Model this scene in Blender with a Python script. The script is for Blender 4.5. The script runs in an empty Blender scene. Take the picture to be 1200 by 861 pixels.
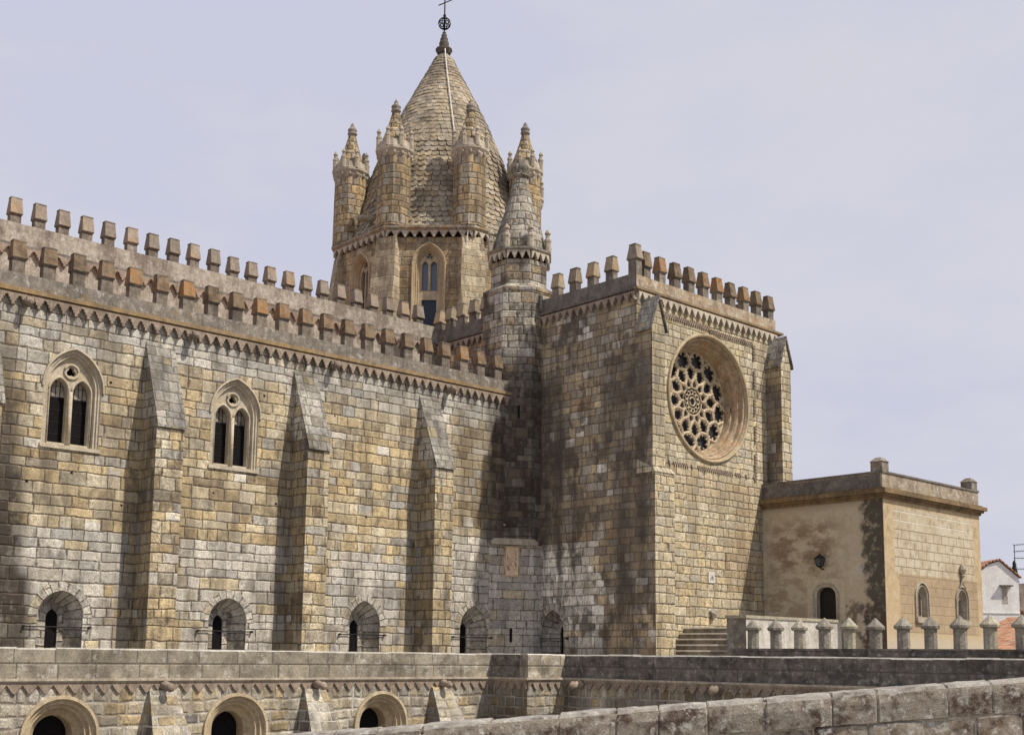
import bpy, bmesh, math, random
from mathutils import Vector, Matrix
from mathutils.geometry import tessellate_polygon
random.seed(7)
sc = bpy.context.scene
COL = sc.collection
rad = math.radians
# ------------------------------------------------------------------ camera
cam_d = bpy.data.cameras.new('camera'); cam = bpy.data.objects.new('camera', cam_d); COL.objects.link(cam)
sc.camera = cam
FPX = 1403.0
cam_d.sensor_width = 36.0; cam_d.lens = FPX * 36 / 1200
cam_d.shift_y = 143.2 / 1200
cam_d.clip_start = 0.1; cam_d.clip_end = 5000
yaw, pit, rol = .038, .138, -.0113
a_ = math.pi / 4 + yaw
_fw = Vector((math.cos(a_), math.sin(a_), 0)); _rt = Vector((math.sin(a_), -math.cos(a_), 0)); _up = Vector((0, 0, 1))
_F = math.cos(pit) * _fw + math.sin(pit) * _up; _U = -math.sin(pit) * _fw + math.cos(pit) * _up
_R = math.cos(rol) * _rt - math.sin(rol) * _U; _U2 = math.cos(rol) * _U + math.sin(rol) * _rt
m3 = Matrix((_R, _U2, -_F)).transposed()
cam.matrix_world = Matrix.Translation((0, 0, 0)) @ m3.to_4x4()
# ------------------------------------------------------------------ sun and sky
SUN = Vector((.44, -1.0, 1.42)).normalized()
SUN_EL = math.asin(SUN.z)
sd = bpy.data.lights.new('sun', 'SUN'); so = bpy.data.objects.new('sun', sd); COL.objects.link(so)
sd.energy = 4.8; sd.angle = rad(0.9); sd.color = (1.0, .915, .78)
so.rotation_euler = SUN.to_track_quat('Z', 'Y').to_euler(); so.location = (20, -20, 60)
sc.view_settings.view_transform = 'Standard'; sc.view_settings.look = 'None'
sc.view_settings.exposure = 0.0; sc.view_settings.gamma = 1.0; sc.view_settings.use_curve_mapping = False
w = bpy.data.worlds.new('World'); sc.world = w; w.use_nodes = True

# ------------------------------------------------------------------ node helper
class NT:
    def __init__(s, tree):
        s.t = tree; s.n = tree.nodes; s.l = tree.links; s.n.clear()
    def _set(s, inp, v):
        if isinstance(v, bpy.types.NodeSocket): s.l.new(v, inp)
        elif isinstance(v, (tuple, list)):
            if inp.type == 'RGBA' and len(v) == 3: v = (*v, 1)
            inp.default_value = v
        else: inp.default_value = v
    def m(s, op, a, b=None, c=None, clamp=False):
        n = s.n.new('ShaderNodeMath'); n.operation = op; n.use_clamp = clamp
        for i, v in enumerate((a, b, c)):
            if v is not None: s._set(n.inputs[i], v)
        return n.outputs[0]
    def add(s, a, b): return s.m('ADD', a, b)
    def sub(s, a, b): return s.m('SUBTRACT', a, b)
    def mul(s, a, b): return s.m('MULTIPLY', a, b)
    def mx(s, a, b): return s.m('MAXIMUM', a, b)
    def mn(s, a, b): return s.m('MINIMUM', a, b)
    def xyz(s, x=0., y=0., z=0.):
        n = s.n.new('ShaderNodeCombineXYZ')
        for i, v in enumerate((x, y, z)): s._set(n.inputs[i], v)
        return n.outputs[0]
    def sep(s, v):
        n = s.n.new('ShaderNodeSeparateXYZ'); s._set(n.inputs[0], v); return n.outputs
    def vs(s, v, sx, sy=None, sz=None):
        n = s.n.new('ShaderNodeVectorMath'); n.operation = 'MULTIPLY'; s._set(n.inputs[0], v)
        sy = sx if sy is None else sy; sz = sx if sz is None else sz
        n.inputs[1].default_value = (sx, sy, sz); return n.outputs[0]
    def va(s, v, o):
        n = s.n.new('ShaderNodeVectorMath'); n.operation = 'ADD'; s._set(n.inputs[0], v); s._set(n.inputs[1], o); return n.outputs[0]
    def noise(s, v, scale=1., detail=3., rough=.55, col=False):
        n = s.n.new('ShaderNodeTexNoise'); s._set(n.inputs['Vector'], v)
        n.inputs['Scale'].default_value = scale; n.inputs['Detail'].default_value = detail; n.inputs['Roughness'].default_value = rough
        return n.outputs['Color' if col else 0]
    def white(s, v, dim='2D', col=False):
        n = s.n.new('ShaderNodeTexWhiteNoise'); n.noise_dimensions = dim
        if dim == '1D': s._set(n.inputs['W'], v)
        else: s._set(n.inputs['Vector'], v)
        return n.outputs[1 if col else 0]
    def step(s, x, a, b, lo=0., hi=1.):
        n = s.n.new('ShaderNodeMapRange'); n.interpolation_type = 'SMOOTHSTEP'
        if b < a: a, b, lo, hi = b, a, hi, lo
        s._set(n.inputs[0], x); n.inputs[1].default_value = a; n.inputs[2].default_value = b
        n.inputs[3].default_value = lo; n.inputs[4].default_value = hi
        return n.outputs[0]
    def mix(s, f, a, b, mode='MIX'):
        n = s.n.new('ShaderNodeMix'); n.data_type = 'RGBA'; n.blend_type = mode
        s._set(n.inputs[0], f); s._set(n.inputs[6], a); s._set(n.inputs[7], b); return n.outputs[2]
    def ramp(s, f, stops, const=False):
        n = s.n.new('ShaderNodeValToRGB'); cr = n.color_ramp
        if const: cr.interpolation = 'CONSTANT'
        while len(cr.elements) < len(stops): cr.elements.new(.5)
        for e, (p, c) in zip(cr.elements, stops): e.position = p; e.color = (*c, 1)
        s._set(n.inputs[0], f); return n.outputs[0]
    def pos(s): return s.n.new('ShaderNodeNewGeometry').outputs['Position']
    def normal(s): return s.n.new('ShaderNodeNewGeometry').outputs['Normal']
    def uv(s): return s.n.new('ShaderNodeTexCoord').outputs['UV']
    def orand(s): return s.n.new('ShaderNodeObjectInfo').outputs['Random']
    def scale(s, c, f):  # colour times value
        n = s.n.new('ShaderNodeVectorMath'); n.operation = 'SCALE'; s._set(n.inputs[0], c); s._set(n.inputs[3], f); return n.outputs[0]
    def out(s, col, rough=.9, height=None, dist=.02, strength=.8, metal=0., spec=.2):
        b = s.n.new('ShaderNodeBsdfPrincipled'); o = s.n.new('ShaderNodeOutputMaterial')
        s._set(b.inputs['Base Color'], col); s._set(b.inputs['Roughness'], rough); s._set(b.inputs['Metallic'], metal)
        b.inputs['Specular IOR Level'].default_value = spec
        if height is not None:
            bu = s.n.new('ShaderNodeBump'); s._set(bu.inputs['Height'], height)
            bu.inputs['Distance'].default_value = dist; bu.inputs['Strength'].default_value = strength
            s.l.new(bu.outputs[0], b.inputs['Normal'])
        s.l.new(b.outputs[0], o.inputs[0]); return b

# world: Nishita sky seen through thin high cloud
t = NT(w.node_tree)
sky = t.n.new('ShaderNodeTexSky'); sky.sky_type = 'NISHITA'; sky.sun_disc = False
sky.sun_elevation = SUN_EL; sky.sun_rotation = math.atan2(SUN.x, SUN.y)
sky.dust_density = 2.0; sky.air_density = 1.0
g = t.n.new('ShaderNodeTexCoord').outputs['Generated']
gz = t.sep(g)[2]
c1 = t.noise(t.vs(g, 1.0, 1.0, 1.9), 1.5, 6, .5)
c2 = t.noise(t.vs(g, 1.0, 1.0, 2.6), 4.0, 7, .6)
cl = t.step(t.add(t.mul(c1, .5), t.mul(c2, .5)), .40, .60)
# the cloud sheet is a pale lavender grey, brighter where it is thicker
cc = t.mix(cl, (6.25, 6.18, 6.85), (5.30, 5.42, 6.60))
fac = t.add(t.mul(cl, .08), .90)
skyc = t.mix(fac, sky.outputs[0], cc)
bg = t.n.new('ShaderNodeBackground'); t._set(bg.inputs[0], skyc); bg.inputs[1].default_value = 0.112
wo = t.n.new('ShaderNodeOutputWorld'); t.l.new(bg.outputs[0], wo.inputs[0])

# ------------------------------------------------------------------ materials
def newmat(name):
    m = bpy.data.materials.new(name); m.use_nodes = True; return m, NT(m.node_tree)

def rectmask(t, u, v, r, soft):
    u0, u1, v0, v1 = r
    a = t.mul(t.step(u, u0 - soft, u0 + soft), t.step(u, u1 + soft, u1 - soft))
    b = t.mul(t.step(v, v0 - soft, v0 + soft), t.step(v, v1 + soft, v1 - soft))
    return t.mul(a, b)

YEL = [(0, (.56, .44, .255)), (.16, (.48, .395, .25)), (.30, (.60, .52, .365)), (.44, (.46, .41, .32)), (.54, (.58, .455, .26)),
       (.64, (.53, .475, .365)), (.75, (.41, .31, .18)), (.82, (.62, .545, .40)), (.90, (.43, .415, .375)), (.96, (.32, .25, .165))]
GRY = [(0, (.57, .54, .48)), (.18, (.49, .465, .42)), (.34, (.62, .585, .51)), (.5, (.54, .50, .43)), (.62, (.43, .42, .395)),
       (.72, (.64, .61, .55)), (.86, (.53, .44, .28)), (.93, (.44, .40, .335))]
BRN = [(0, (.30, .235, .155)), (.18, (.24, .20, .15)), (.34, (.38, .30, .19)), (.5, (.20, .17, .14)), (.62, (.42, .34, .21)),
       (.74, (.30, .27, .23)), (.86, (.34, .235, .14)), (.93, (.42, .385, .33))]
ORG = [(0, (.45, .33, .18)), (.2, (.38, .29, .18)), (.36, (.50, .40, .25)), (.52, (.34, .30, .24)), (.66, (.47, .33, .17)),
       (.8, (.42, .38, .31)), (.92, (.30, .22, .13))]

def masonry(name, h=.36, wd=.62, pal=YEL, pal2=None, patches=(), stains_shade=(), joint=(.075, .058, .042), jw=.019, blotch=.45,
            streak=.25, gain=1., topgrey=None, bump=.9, pale_joint=0., blotchcol=(.11, .09, .07), wob=1., even=.18, zone=.22, grime=.5, soot=.5, soot_at=.545):
    m, t = newmat(name)
    def calm(pl):      # neighbouring stones come from the same beds, so pull each palette towards its mean
        mean = [sum(c_[i] for _, c_ in pl) / len(pl) for i in range(3)]
        return [(p_, tuple(c_[i] * (1 - even) + mean[i] * even for i in range(3))) for p_, c_ in pl]
    pal = calm(pal); pal2 = calm(pal2) if pal2 else None
    P = t.pos(); uvs = t.sep(t.uv()); u, v = uvs[0], uvs[1]
    wn = t.noise(P, 1.6, 2, .5); wn2 = t.noise(t.va(P, (9.1, 4.3, 2.2)), 5.0, 3, .6)
    ub = t.add(u, t.mul(t.sub(wn2, .5), .05 * wob)); vb = t.add(v, t.add(t.mul(t.sub(wn, .5), .12 * wob), t.mul(t.sub(wn2, .5), .035 * wob)))
    nv = t.noise(t.xyz(t.mul(vb, 1.), 3.3, 0.), .9, 1, .5)
    vv = t.add(t.m('DIVIDE', vb, h), t.mul(nv, 1.6))
    row = t.m('FLOOR', vv); fr = t.sub(vv, row)
    rr = t.white(row, '1D')
    wrow = t.mul(t.add(t.mul(rr, .75), .62), wd)
    un = t.m('DIVIDE', ub, wrow)
    nu = t.noise(t.xyz(t.mul(un, 1.), t.mul(row, 7.31), 0.), .85, 0, .5)
    uu = t.add(t.add(un, t.mul(rr, 31.)), t.mul(nu, 1.3))
    col = t.m('FLOOR', uu); fc = t.sub(uu, col)
    dx = t.mul(t.mn(fc, t.sub(1., fc)), wrow); dz = t.mul(t.mn(fr, t.sub(1., fr)), h)
    d = t.mn(dx, dz)
    fine = t.noise(P, 22., 4, .65); mid = t.noise(P, 5.5, 4, .6); big = t.noise(P, .55, 4, .6)
    dj = t.add(d, t.mul(t.sub(mid, .5), .03))
    jm = t.step(dj, jw * 1.25, jw * .25)
    idv = t.xyz(t.add(col, .5), t.add(row, .5), 0.)
    r1 = t.white(idv, '2D'); r2 = t.sep(t.white(t.va(idv, (3.7, 9.2, 0)), '2D', True))
    c = t.ramp(r1, pal, True)
    # block centre for the edges of rebuilt patches
    uc = t.sub(u, t.mul(t.sub(fc, .5), wrow)); vc = t.sub(v, t.mul(t.sub(fr, .5), h))
    if pal2 is not None and patches:
        mk = None
        for rct in patches:
            q = rectmask(t, t.add(uc, t.mul(t.sub(r2[2], .5), .5)), vc, rct[:4], rct[4] if len(rct) > 4 else .15)
            if len(rct) > 5: q = t.mul(q, rct[5])
            mk = q if mk is None else t.mx(mk, q)
        if zone:
            zn = t.step(t.noise(t.xyz(t.mul(uc, .42), t.mul(vc, .75), 2.), 1., 4, .6), .44, .60, 0., zone); mk = t.mx(mk, zn)
        sel = t.m('GREATER_THAN', mk, t.add(t.mul(r2[1], .8), .1))
        c = t.mix(sel, c, t.ramp(r1, pal2, True))
    c = t.scale(c, t.add(t.mul(r2[0], .34), .83))
    if topgrey:
        z = v; tg = t.step(t.add(z, t.mul(t.sub(mid, .5), 2.5)), topgrey[0], topgrey[1])
        c = t.mix(t.mul(tg, .6), c, t.scale((.47, .455, .42), t.add(t.mul(r2[0], .45), .7)))
    # mottle, pits
    c = t.scale(c, t.step(mid, .3, .7, .68, 1.24))
    c = t.scale(c, t.step(fine, .34, .66, .66, 1.24))
    c = t.mix(t.mul(t.step(t.noise(t.va(P, (3, 8, 1)), 9., 5, .75), .56, .70), .55), c, (.15, .12, .09))   # pits and spalls
    c = t.mix(t.mul(t.step(t.noise(t.va(P, (13, 2, 7)), 11., 4, .7), .60, .72), .4), c, (.60, .57, .50))
    # weathering in broad patches and runs down the wall
    ps = t.sep(P)
    st = t.noise(t.xyz(t.mul(ps[0], 2.2), t.mul(ps[1], 2.2), t.mul(ps[2], .25)), 1., 5, .65)
    st2 = t.noise(t.xyz(t.mul(ps[0], 1.1), t.mul(ps[1], 1.1), t.mul(ps[2], .13)), 1., 6, .72)
    wt = t.mul(t.step(big, .44, .72), t.step(mid, .3, .68))
    c = t.mix(t.mul(wt, blotch), c, blotchcol)
    c = t.mix(t.mul(t.step(st, .52, .74), streak), c, (.12, .10, .08))
    gm = t.mul(t.step(t.add(t.mul(st2, .7), t.mul(mid, .3)), .465, .60), t.step(fine, .25, .6, .5, 1.))
    c = t.mix(t.mul(gm, grime), c, (.085, .070, .056))
    # black crust: ragged patches, longer than they are wide, that bite into whole stones here and there
    sn = t.noise(t.xyz(t.mul(ps[0], 1.0), t.mul(ps[1], 1.0), t.mul(ps[2], .55)), 1.25, 7, .74)
    sq_ = t.add(t.mul(sn, .86), t.add(t.mul(t.sub(r2[1], .5), .09), t.mul(t.sub(fine, .5), .14)))
    c = t.mix(t.mul(t.step(sq_, soot_at - .13, soot_at - .02), soot), c, (.060, .048, .040))
    for s in stains_shade:  # dirt zones, plus zones of shade painted into the stone colour
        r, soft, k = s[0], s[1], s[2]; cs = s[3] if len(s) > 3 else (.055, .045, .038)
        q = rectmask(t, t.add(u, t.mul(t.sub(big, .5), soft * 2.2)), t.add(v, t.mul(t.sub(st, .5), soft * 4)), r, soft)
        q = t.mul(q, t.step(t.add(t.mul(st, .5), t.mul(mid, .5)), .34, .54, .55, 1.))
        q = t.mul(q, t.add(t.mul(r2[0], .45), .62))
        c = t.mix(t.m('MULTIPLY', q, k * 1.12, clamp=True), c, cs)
    jc = t.mix(t.step(t.noise(P, .8, 3, .6), .45, .65), joint, tuple(min(1, j * 1.5 + .01) for j in joint))
    if pale_joint: jc = t.mix(t.mul(t.step(t.noise(P, .7, 2, .5), .4, .6), pale_joint), jc, (.52, .50, .46))
    jv = t.step(t.noise(t.va(P, (6, 6, 2)), 2.4, 4, .65), .30, .55, .35, 1.)
    c = t.mix(t.mul(t.mul(jm, jv), .95), c, jc)
    if gain != 1.: c = t.scale(c, gain)
    hgt = t.add(t.mul(t.step(dj, 0., jw * 2.6), 1.), t.add(t.mul(mid, .9), t.add(t.mul(fine, .35), t.mul(r2[1], .45))))
    t.out(c, .93, hgt, .034, bump)
    return m

def weathered(name, base, dark=(.10, .09, .08), light=None, lichen=None, lk=.5, dk=.6, sc_=1., white=0., rough=.93, toplit=0., joints=None, bump=.8, vary=.2, iso=False, lth=.44):
    """lime render, coping or cast stone with grime and lichen"""
    m, t = newmat(name)
    P = t.pos()
    fine = t.noise(P, 26. * sc_, 4, .7); mid = t.noise(P, 6. * sc_, 5, .65); big = t.noise(P, 1.1 * sc_, 4, .6)
    c = base; light = light or tuple(min(.8, x * 1.35) for x in base)
    c = t.mix(t.step(mid, .38, .66), c, light)
    ps = t.sep(P)
    st = t.noise(t.xyz(t.mul(ps[0], 3.), t.mul(ps[1], 3.), t.mul(ps[2], 3. if iso else .6)), 1. * sc_, 6, .72)
    c = t.mix(t.mul(t.step(t.add(t.mul(st, .55), t.mul(big, .45)), .44, .6), dk), c, dark)
    if white:
        c = t.mix(t.mul(t.step(t.noise(t.va(P, (5, 1, 7)), 3.2 * sc_, 5, .7), .52, .66), white), c, (.62, .60, .55))
    if lichen:
        l = t.step(t.add(t.mul(t.noise(t.va(P, (31, 11, 3)), 2.3 * sc_, 5, .7), .75), t.mul(t.orand(), .14)), lth, lth + .16)
        c = t.mix(t.mul(l, lk), c, lichen)
    c = t.scale(c, t.step(fine, .3, .7, .72, 1.2))
    c = t.scale(c, t.add(t.mul(t.orand(), vary), 1 - vary / 2))
    if toplit:  # upward faces painted paler, sunlight on the tops put into the colour
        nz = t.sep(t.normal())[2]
        c = t.mix(t.mul(t.step(nz, .5, .9), toplit), c, (.50, .49, .46))
    hgt = t.add(t.mul(mid, 1.), t.mul(fine, .6))
    if joints:
        uvs = t.sep(t.uv()); k = t.m('DIVIDE', t.add(uvs[0], t.mul(t.sub(mid, .5), .05)), joints[0])
        if joints[0] < 50:
            k = t.add(k, t.mul(t.noise(t.xyz(k, 2., 0.), .8, 0, .5), 1.2))
        f1 = t.sub(k, t.m('FLOOR', k)); dj = t.mul(t.mn(f1, t.sub(1., f1)), joints[0])
        b1 = t.white(t.m('FLOOR', k), '1D')
        if len(joints) > 1:
            k2 = t.m('DIVIDE', t.add(uvs[1], t.add(joints[2] if len(joints) > 2 else 0., t.mul(t.sub(mid, .5), .04))), joints[1])
            row = t.m('FLOOR', k2); f2 = t.sub(k2, row)
            k = t.add(k, t.mul(t.white(row, '1D'), 5.)); f1 = t.sub(k, t.m('FLOOR', k))
            dj = t.mn(t.mul(t.mn(f1, t.sub(1., f1)), joints[0]), t.mul(t.mn(f2, t.sub(1., f2)), joints[1]))
            b1 = t.white(t.xyz(t.m('FLOOR', k), row, 0.), '2D')
        c = t.scale(c, t.add(t.mul(b1, .35), .82))
        c = t.mix(t.mul(t.step(dj, .026, .006), .75), c, (.09, .08, .065))
        hgt = t.add(hgt, t.step(dj, 0., .05, 0., 1.2))
    t.out(c, rough, hgt, .02, bump)
    return m

def plain(name, col, rough=.6, metal=0., spec=.3, vary=0.):
    m, t = newmat(name); P = t.pos()
    c = t.scale(col, t.step(t.noise(P, 14., 3, .6), .3, .7, .75, 1.2))
    t.out(c, rough, None, metal=metal, spec=spec); return m

M = {}
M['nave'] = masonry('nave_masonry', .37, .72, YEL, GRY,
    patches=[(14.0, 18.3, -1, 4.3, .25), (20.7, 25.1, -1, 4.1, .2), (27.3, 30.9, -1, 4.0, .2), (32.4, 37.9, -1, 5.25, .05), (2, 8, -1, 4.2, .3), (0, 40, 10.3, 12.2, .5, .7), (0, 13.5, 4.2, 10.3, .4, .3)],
    stains_shade=[((13.4, 15.35, -1, 2.6), .3, .97), ((13.4, 15.05, 2.0, 6.0), .4, .97), ((13.3, 14.75, 5.4, 8.6), .45, .85), ((13.3, 14.4, 8, 10), .5, .5), ((33.6, 37.6, 5.5, 10.6), .6, .5, (.13, .10, .065)), ((35.5, 37.9, 5.0, 12), .5, .9), ((18.4, 19.0, -1, 9), .25, .4), ((24.7, 25.2, -1, 9), .25, .4), ((31.1, 31.6, -1, 9), .25, .45),  # strips left of the buttresses are their cast shadows, painted into the stone
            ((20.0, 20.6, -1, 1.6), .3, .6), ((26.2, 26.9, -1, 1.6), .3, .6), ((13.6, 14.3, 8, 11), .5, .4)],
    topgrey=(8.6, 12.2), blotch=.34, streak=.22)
M['nave_butt'] = masonry('buttress_masonry', .37, .6, YEL, GRY, patches=[(-99, 99, 8.1, 13, .2)], blotch=.36, streak=.3, soot=.65, soot_at=.555,
    stains_shade=[((-60, 0, -1, 8.2), .6, .35), ((12, 14.5, -1, 7.5), .5, .6)])  # west flanks painted darker, for grime and for their shade
M['tr_front'] = masonry('transept_front_masonry', .36, .62, [(0, (.54, .46, .31)), (.2, (.50, .43, .30)), (.36, (.58, .51, .36)), (.52, (.46, .40, .29)), (.64, (.54, .44, .26)), (.76, (.59, .54, .42)), (.9, (.42, .31, .18)), (.94, (.45, .42, .36))],
    YEL, patches=[(38, 50, -1, 5, .5, .7)], blotch=.26, streak=.2, even=.45, zone=.1, soot=.3, soot_at=.62, stains_shade=[((44.5, 46.4, 3, 6.5), .5, .35, (.22, .12, .045)), ((40.5, 46.5, 6.8, 8.2), .4, .25, (.25, .14, .06)), ((38.0, 39.2, 8.2, 15), .25, .2)])
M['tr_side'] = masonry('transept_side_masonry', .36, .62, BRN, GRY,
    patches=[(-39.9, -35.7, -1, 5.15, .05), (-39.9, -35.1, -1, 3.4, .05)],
    stains_shade=[((-40.5, -37.6, 4.6, 12.6), .55, .86), ((-34.9, -32.4, 2.0, 13.5), .7, .74), ((-37.6, -35.2, 5.4, 7.6), .7, .5), ((-38, -34, 13.6, 15.6), .6, .35), ((-40, -32, -1, .6), .4, .55)],
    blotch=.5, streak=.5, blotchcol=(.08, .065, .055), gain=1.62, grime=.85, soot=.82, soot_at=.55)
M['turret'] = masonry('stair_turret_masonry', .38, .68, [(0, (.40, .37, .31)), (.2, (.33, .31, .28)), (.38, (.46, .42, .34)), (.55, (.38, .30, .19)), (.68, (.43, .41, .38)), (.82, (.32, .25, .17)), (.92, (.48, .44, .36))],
    GRY, soot=.75, soot_at=.55, patches=[(-99, 99, -1, 4.95, .03)], stains_shade=[((-99, 99, 5.0, 13.6), .8, .93), ((-99, 99, -1, .3), .3, .5)], blotch=.35, streak=.35, bump=1.)
M['pale_ashlar'] = masonry('pale_ashlar', .40, .85, GRY, blotch=.2, streak=.2, grime=.3, jw=.014, even=.35, wob=.4, soot=.2)
M['lantern'] = masonry('lantern_masonry', .40, .8, [(0, (.42, .31, .175)), (.2, (.36, .28, .175)), (.38, (.47, .36, .22)), (.55, (.33, .28, .21)), (.68, (.44, .31, .17)), (.82, (.38, .34, .28)), (.93, (.28, .21, .135))], blotch=.42, streak=.3, jw=.02, joint=(.15, .11, .07))
M['lantern_pale'] = masonry('lantern_pier_masonry', .40, .8, [(0, (.50, .42, .29)), (.3, (.46, .38, .26)), (.6, (.53, .46, .33)), (.85, (.42, .34, .22))], blotch=.25, streak=.18, jw=.014, joint=(.27, .21, .14))
M['scale'] = masonry('cap_masonry', .34, .4, ORG, blotch=.4, streak=.3, jw=.03)
M['shaft'] = masonry('corner_turret_masonry', .42, .62, ORG, blotch=.45, streak=.4, jw=.025)
M['cap_grey'] = masonry('turret_cone_masonry', .40, .46, [(0, (.36, .33, .28)), (.2, (.29, .275, .25)), (.4, (.40, .37, .31)), (.6, (.33, .28, .21)), (.8, (.37, .36, .33)), (.92, (.27, .22, .17))], blotch=.35, streak=.3, jw=.03, bump=1.)
M['cloister'] = masonry('cloister_masonry', .38, .62, soot=.5, pal= [(0, (.44, .38, .27)), (.2, (.38, .35, .29)), (.36, (.47, .43, .34)), (.52, (.36, .34, .31)), (.66, (.45, .35, .2)), (.8, (.50, .47, .40)), (.92, (.31, .27, .21))],
    blotch=.4, streak=.35, pale_joint=.85, joint=(.2, .17, .13), jw=.035, bump=1.,
    stains_shade=[((30.2, 31.0, -6, 0), .3, .5), ((-34.6, -31.5, -6, -1), .5, .6), ((-30, -10, -6, 0), 1., .45)])  # shadow left of the pier and shaded west faces, painted as darker stone
M['voussoir'] = masonry('voussoir_stone', .33, 1.4, grime=.25, pal=[(0, (.49, .46, .40)), (.3, (.43, .41, .37)), (.55, (.53, .49, .42)), (.75, (.46, .40, .29)), (.9, (.39, .37, .34))], blotch=.22, streak=.15, jw=.016, wob=.3)
M['soffit'] = masonry('niche_soffit_stone', .33, 1.2, grime=.4, pal=[(0, (.50, .47, .42)), (.3, (.44, .42, .38)), (.55, (.55, .52, .46)), (.8, (.46, .41, .33))], blotch=.35, streak=.25, jw=.022, wob=.3)
M['trim'] = weathered('carved_stone', (.36, .31, .24), (.16, .13, .10), (.46, .41, .33), dk=.45)
M['wtrim'] = weathered('window_stone', (.44, .385, .30), (.18, .14, .105), (.53, .48, .39), lichen=(.46, .35, .19), lk=.4, dk=.35)
M['trim_warm'] = weathered('carved_ochre_stone', (.43, .35, .23), (.20, .15, .10), (.52, .44, .31), lichen=(.46, .27, .12), lk=.35, dk=.35)
M['rose_in'] = weathered('rose_splay_stone', (.33, .25, .165), (.13, .10, .07), (.48, .39, .28), lichen=(.42, .22, .10), lk=.5, dk=.55, lth=.48)
M['trac'] = weathered('tracery_stone', (.44, .36, .25), (.19, .14, .10), (.53, .45, .33), dk=.45, sc_=2.)
M['parapet'] = weathered('parapet_render', (.20, .175, .15), (.08, .068, .058), (.27, .245, .215), lichen=(.33, .20, .06), lk=.6, dk=.6, white=.4)
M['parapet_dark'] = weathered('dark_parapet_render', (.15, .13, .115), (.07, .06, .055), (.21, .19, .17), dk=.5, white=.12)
M['parapet_front'] = weathered('front_parapet_render', (.33, .275, .205), (.14, .10, .075), (.44, .38, .30), lichen=(.40, .23, .08), lk=.5, dk=.65, white=.55, sc_=1.4)
M['clere'] = weathered('clerestory_render', (.34, .30, .25), (.14, .11, .09), (.47, .43, .37), dk=.75, white=.3, sc_=.8)
M['string'] = weathered('string_course_stone', (.23, .17, .105), (.09, .07, .05), (.30, .225, .14), lichen=(.33, .21, .07), lk=.4, dk=.55)
M['cornice'] = weathered('brown_cornice', (.20, .135, .075), (.07, .055, .04), (.27, .19, .105), lichen=(.30, .20, .07), lk=.4, dk=.6)
M['corbel'] = weathered('corbel_stone', (.27, .21, .165), (.10, .075, .06), (.36, .30, .24), dk=.5)
M['corbel_light'] = weathered('pale_corbel_stone', (.42, .37, .30), (.16, .12, .09), (.50, .45, .37), dk=.45)
M['merlon'] = weathered('merlon_stone', (.165, .138, .11), (.06, .048, .04), (.25, .215, .18), dk=.55, white=.2, vary=.4)
M['cap_lichen'] = weathered('merlon_cap_lichen', (.215, .165, .115), (.075, .055, .042), (.29, .21, .135), lichen=(.30, .14, .045), lk=.85, dk=.75, vary=.4, lth=.42, sc_=2.2, iso=True)
M['cap_warm'] = weathered('merlon_cap_warm', (.30, .25, .18), (.14, .11, .085), (.38, .32, .24), lichen=(.40, .22, .07), lk=.6, dk=.35, vary=.35)
M['cap_plain'] = weathered('merlon_cap_stone', (.26, .22, .175), (.13, .105, .085), (.34, .29, .24), lichen=(.36, .20, .08), lk=.45, dk=.45, vary=.3)
M['coping'] = weathered('cloister_parapet_stone', (.27, .24, .185), (.095, .08, .065), (.37, .335, .27), lichen=(.36, .25, .09), lk=.6, dk=.75, white=.45, toplit=.8, iso=True, joints=(1.15, .47, .36))
M['coping_dark'] = weathered('shaded_cloister_parapet', (.15, .135, .12), (.045, .04, .037), (.24, .22, .19), lichen=(.30, .24, .12), lk=.25, dk=.8, white=.35, iso=True, sc_=1.3, toplit=.8, joints=(1.15, .47, .36))  # darker copy of the parapet stone, shade of west faces painted in
M['fore'] = weathered('foreground_wall_stone', (.31, .27, .215), (.085, .052, .04), (.42, .385, .33), lichen=(.30, .215, .14), lk=.6, dk=.95, white=.8, toplit=.4, sc_=3.2, bump=1.2, iso=True)
M['post'] = weathered('post_stone', (.26, .235, .19), (.10, .085, .07), (.38, .355, .30), lichen=(.38, .33, .17), lk=.4, dk=.45, white=.3, sc_=2., vary=.4)
M['whitewash'] = weathered('old_whitewash', (.50, .47, .42), (.20, .17, .14), (.60, .58, .54), dk=.45, white=.6)
M['step'] = weathered('step_stone', (.27, .225, .165), (.11, .085, .06), (.36, .31, .24), dk=.65, toplit=.6, white=.3)
M['floor'] = weathered('terrace_slabs', (.30, .27, .23), (.15, .13, .11), (.38, .35, .30), dk=.4, joints=(.8, .8))
M['ground'] = weathered('town_ground', (.20, .18, .14), (.10, .09, .07), (.26, .24, .18), dk=.4, sc_=.2)
M['iron'] = plain('wrought_iron', (.03, .028, .027), .6, .6)
M['lead'] = weathered('dark_finial_metal', (.10, .09, .085), (.05, .045, .04), (.16, .14, .12), dk=.4)
M['fin'] = weathered('finial_stone', (.25, .22, .19), (.11, .10, .09), (.33, .29, .25), dk=.5, sc_=2.)
M['cable'] = plain('pale_cable', (.62, .60, .56), .5)
M['black'] = plain('dark_interior', (.012, .011, .012), .9, spec=.05)
M['glassdark'] = plain('leaded_glass', (.045, .052, .07), .28, spec=.5)
M['roseglass'] = plain('rose_glass', (.035, .036, .042), .45, spec=.4)
M['glassblue'] = plain('blue_grey_glass', (.10, .13, .19), .3, spec=.5)
M['shutter'] = plain('blue_painted_door', (.025, .035, .06), .5)
M['marble'] = weathered('ochre_marble', (.66, .49, .33), (.30, .19, .11), (.76, .63, .48), dk=.35, sc_=3.)
M['marblew'] = weathered('white_plaque', (.62, .60, .56), (.3, .28, .25), (.7, .68, .64), dk=.3, sc_=3.)
M['wood'] = plain('dark_door_wood', (.015, .011, .010), .6)
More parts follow.
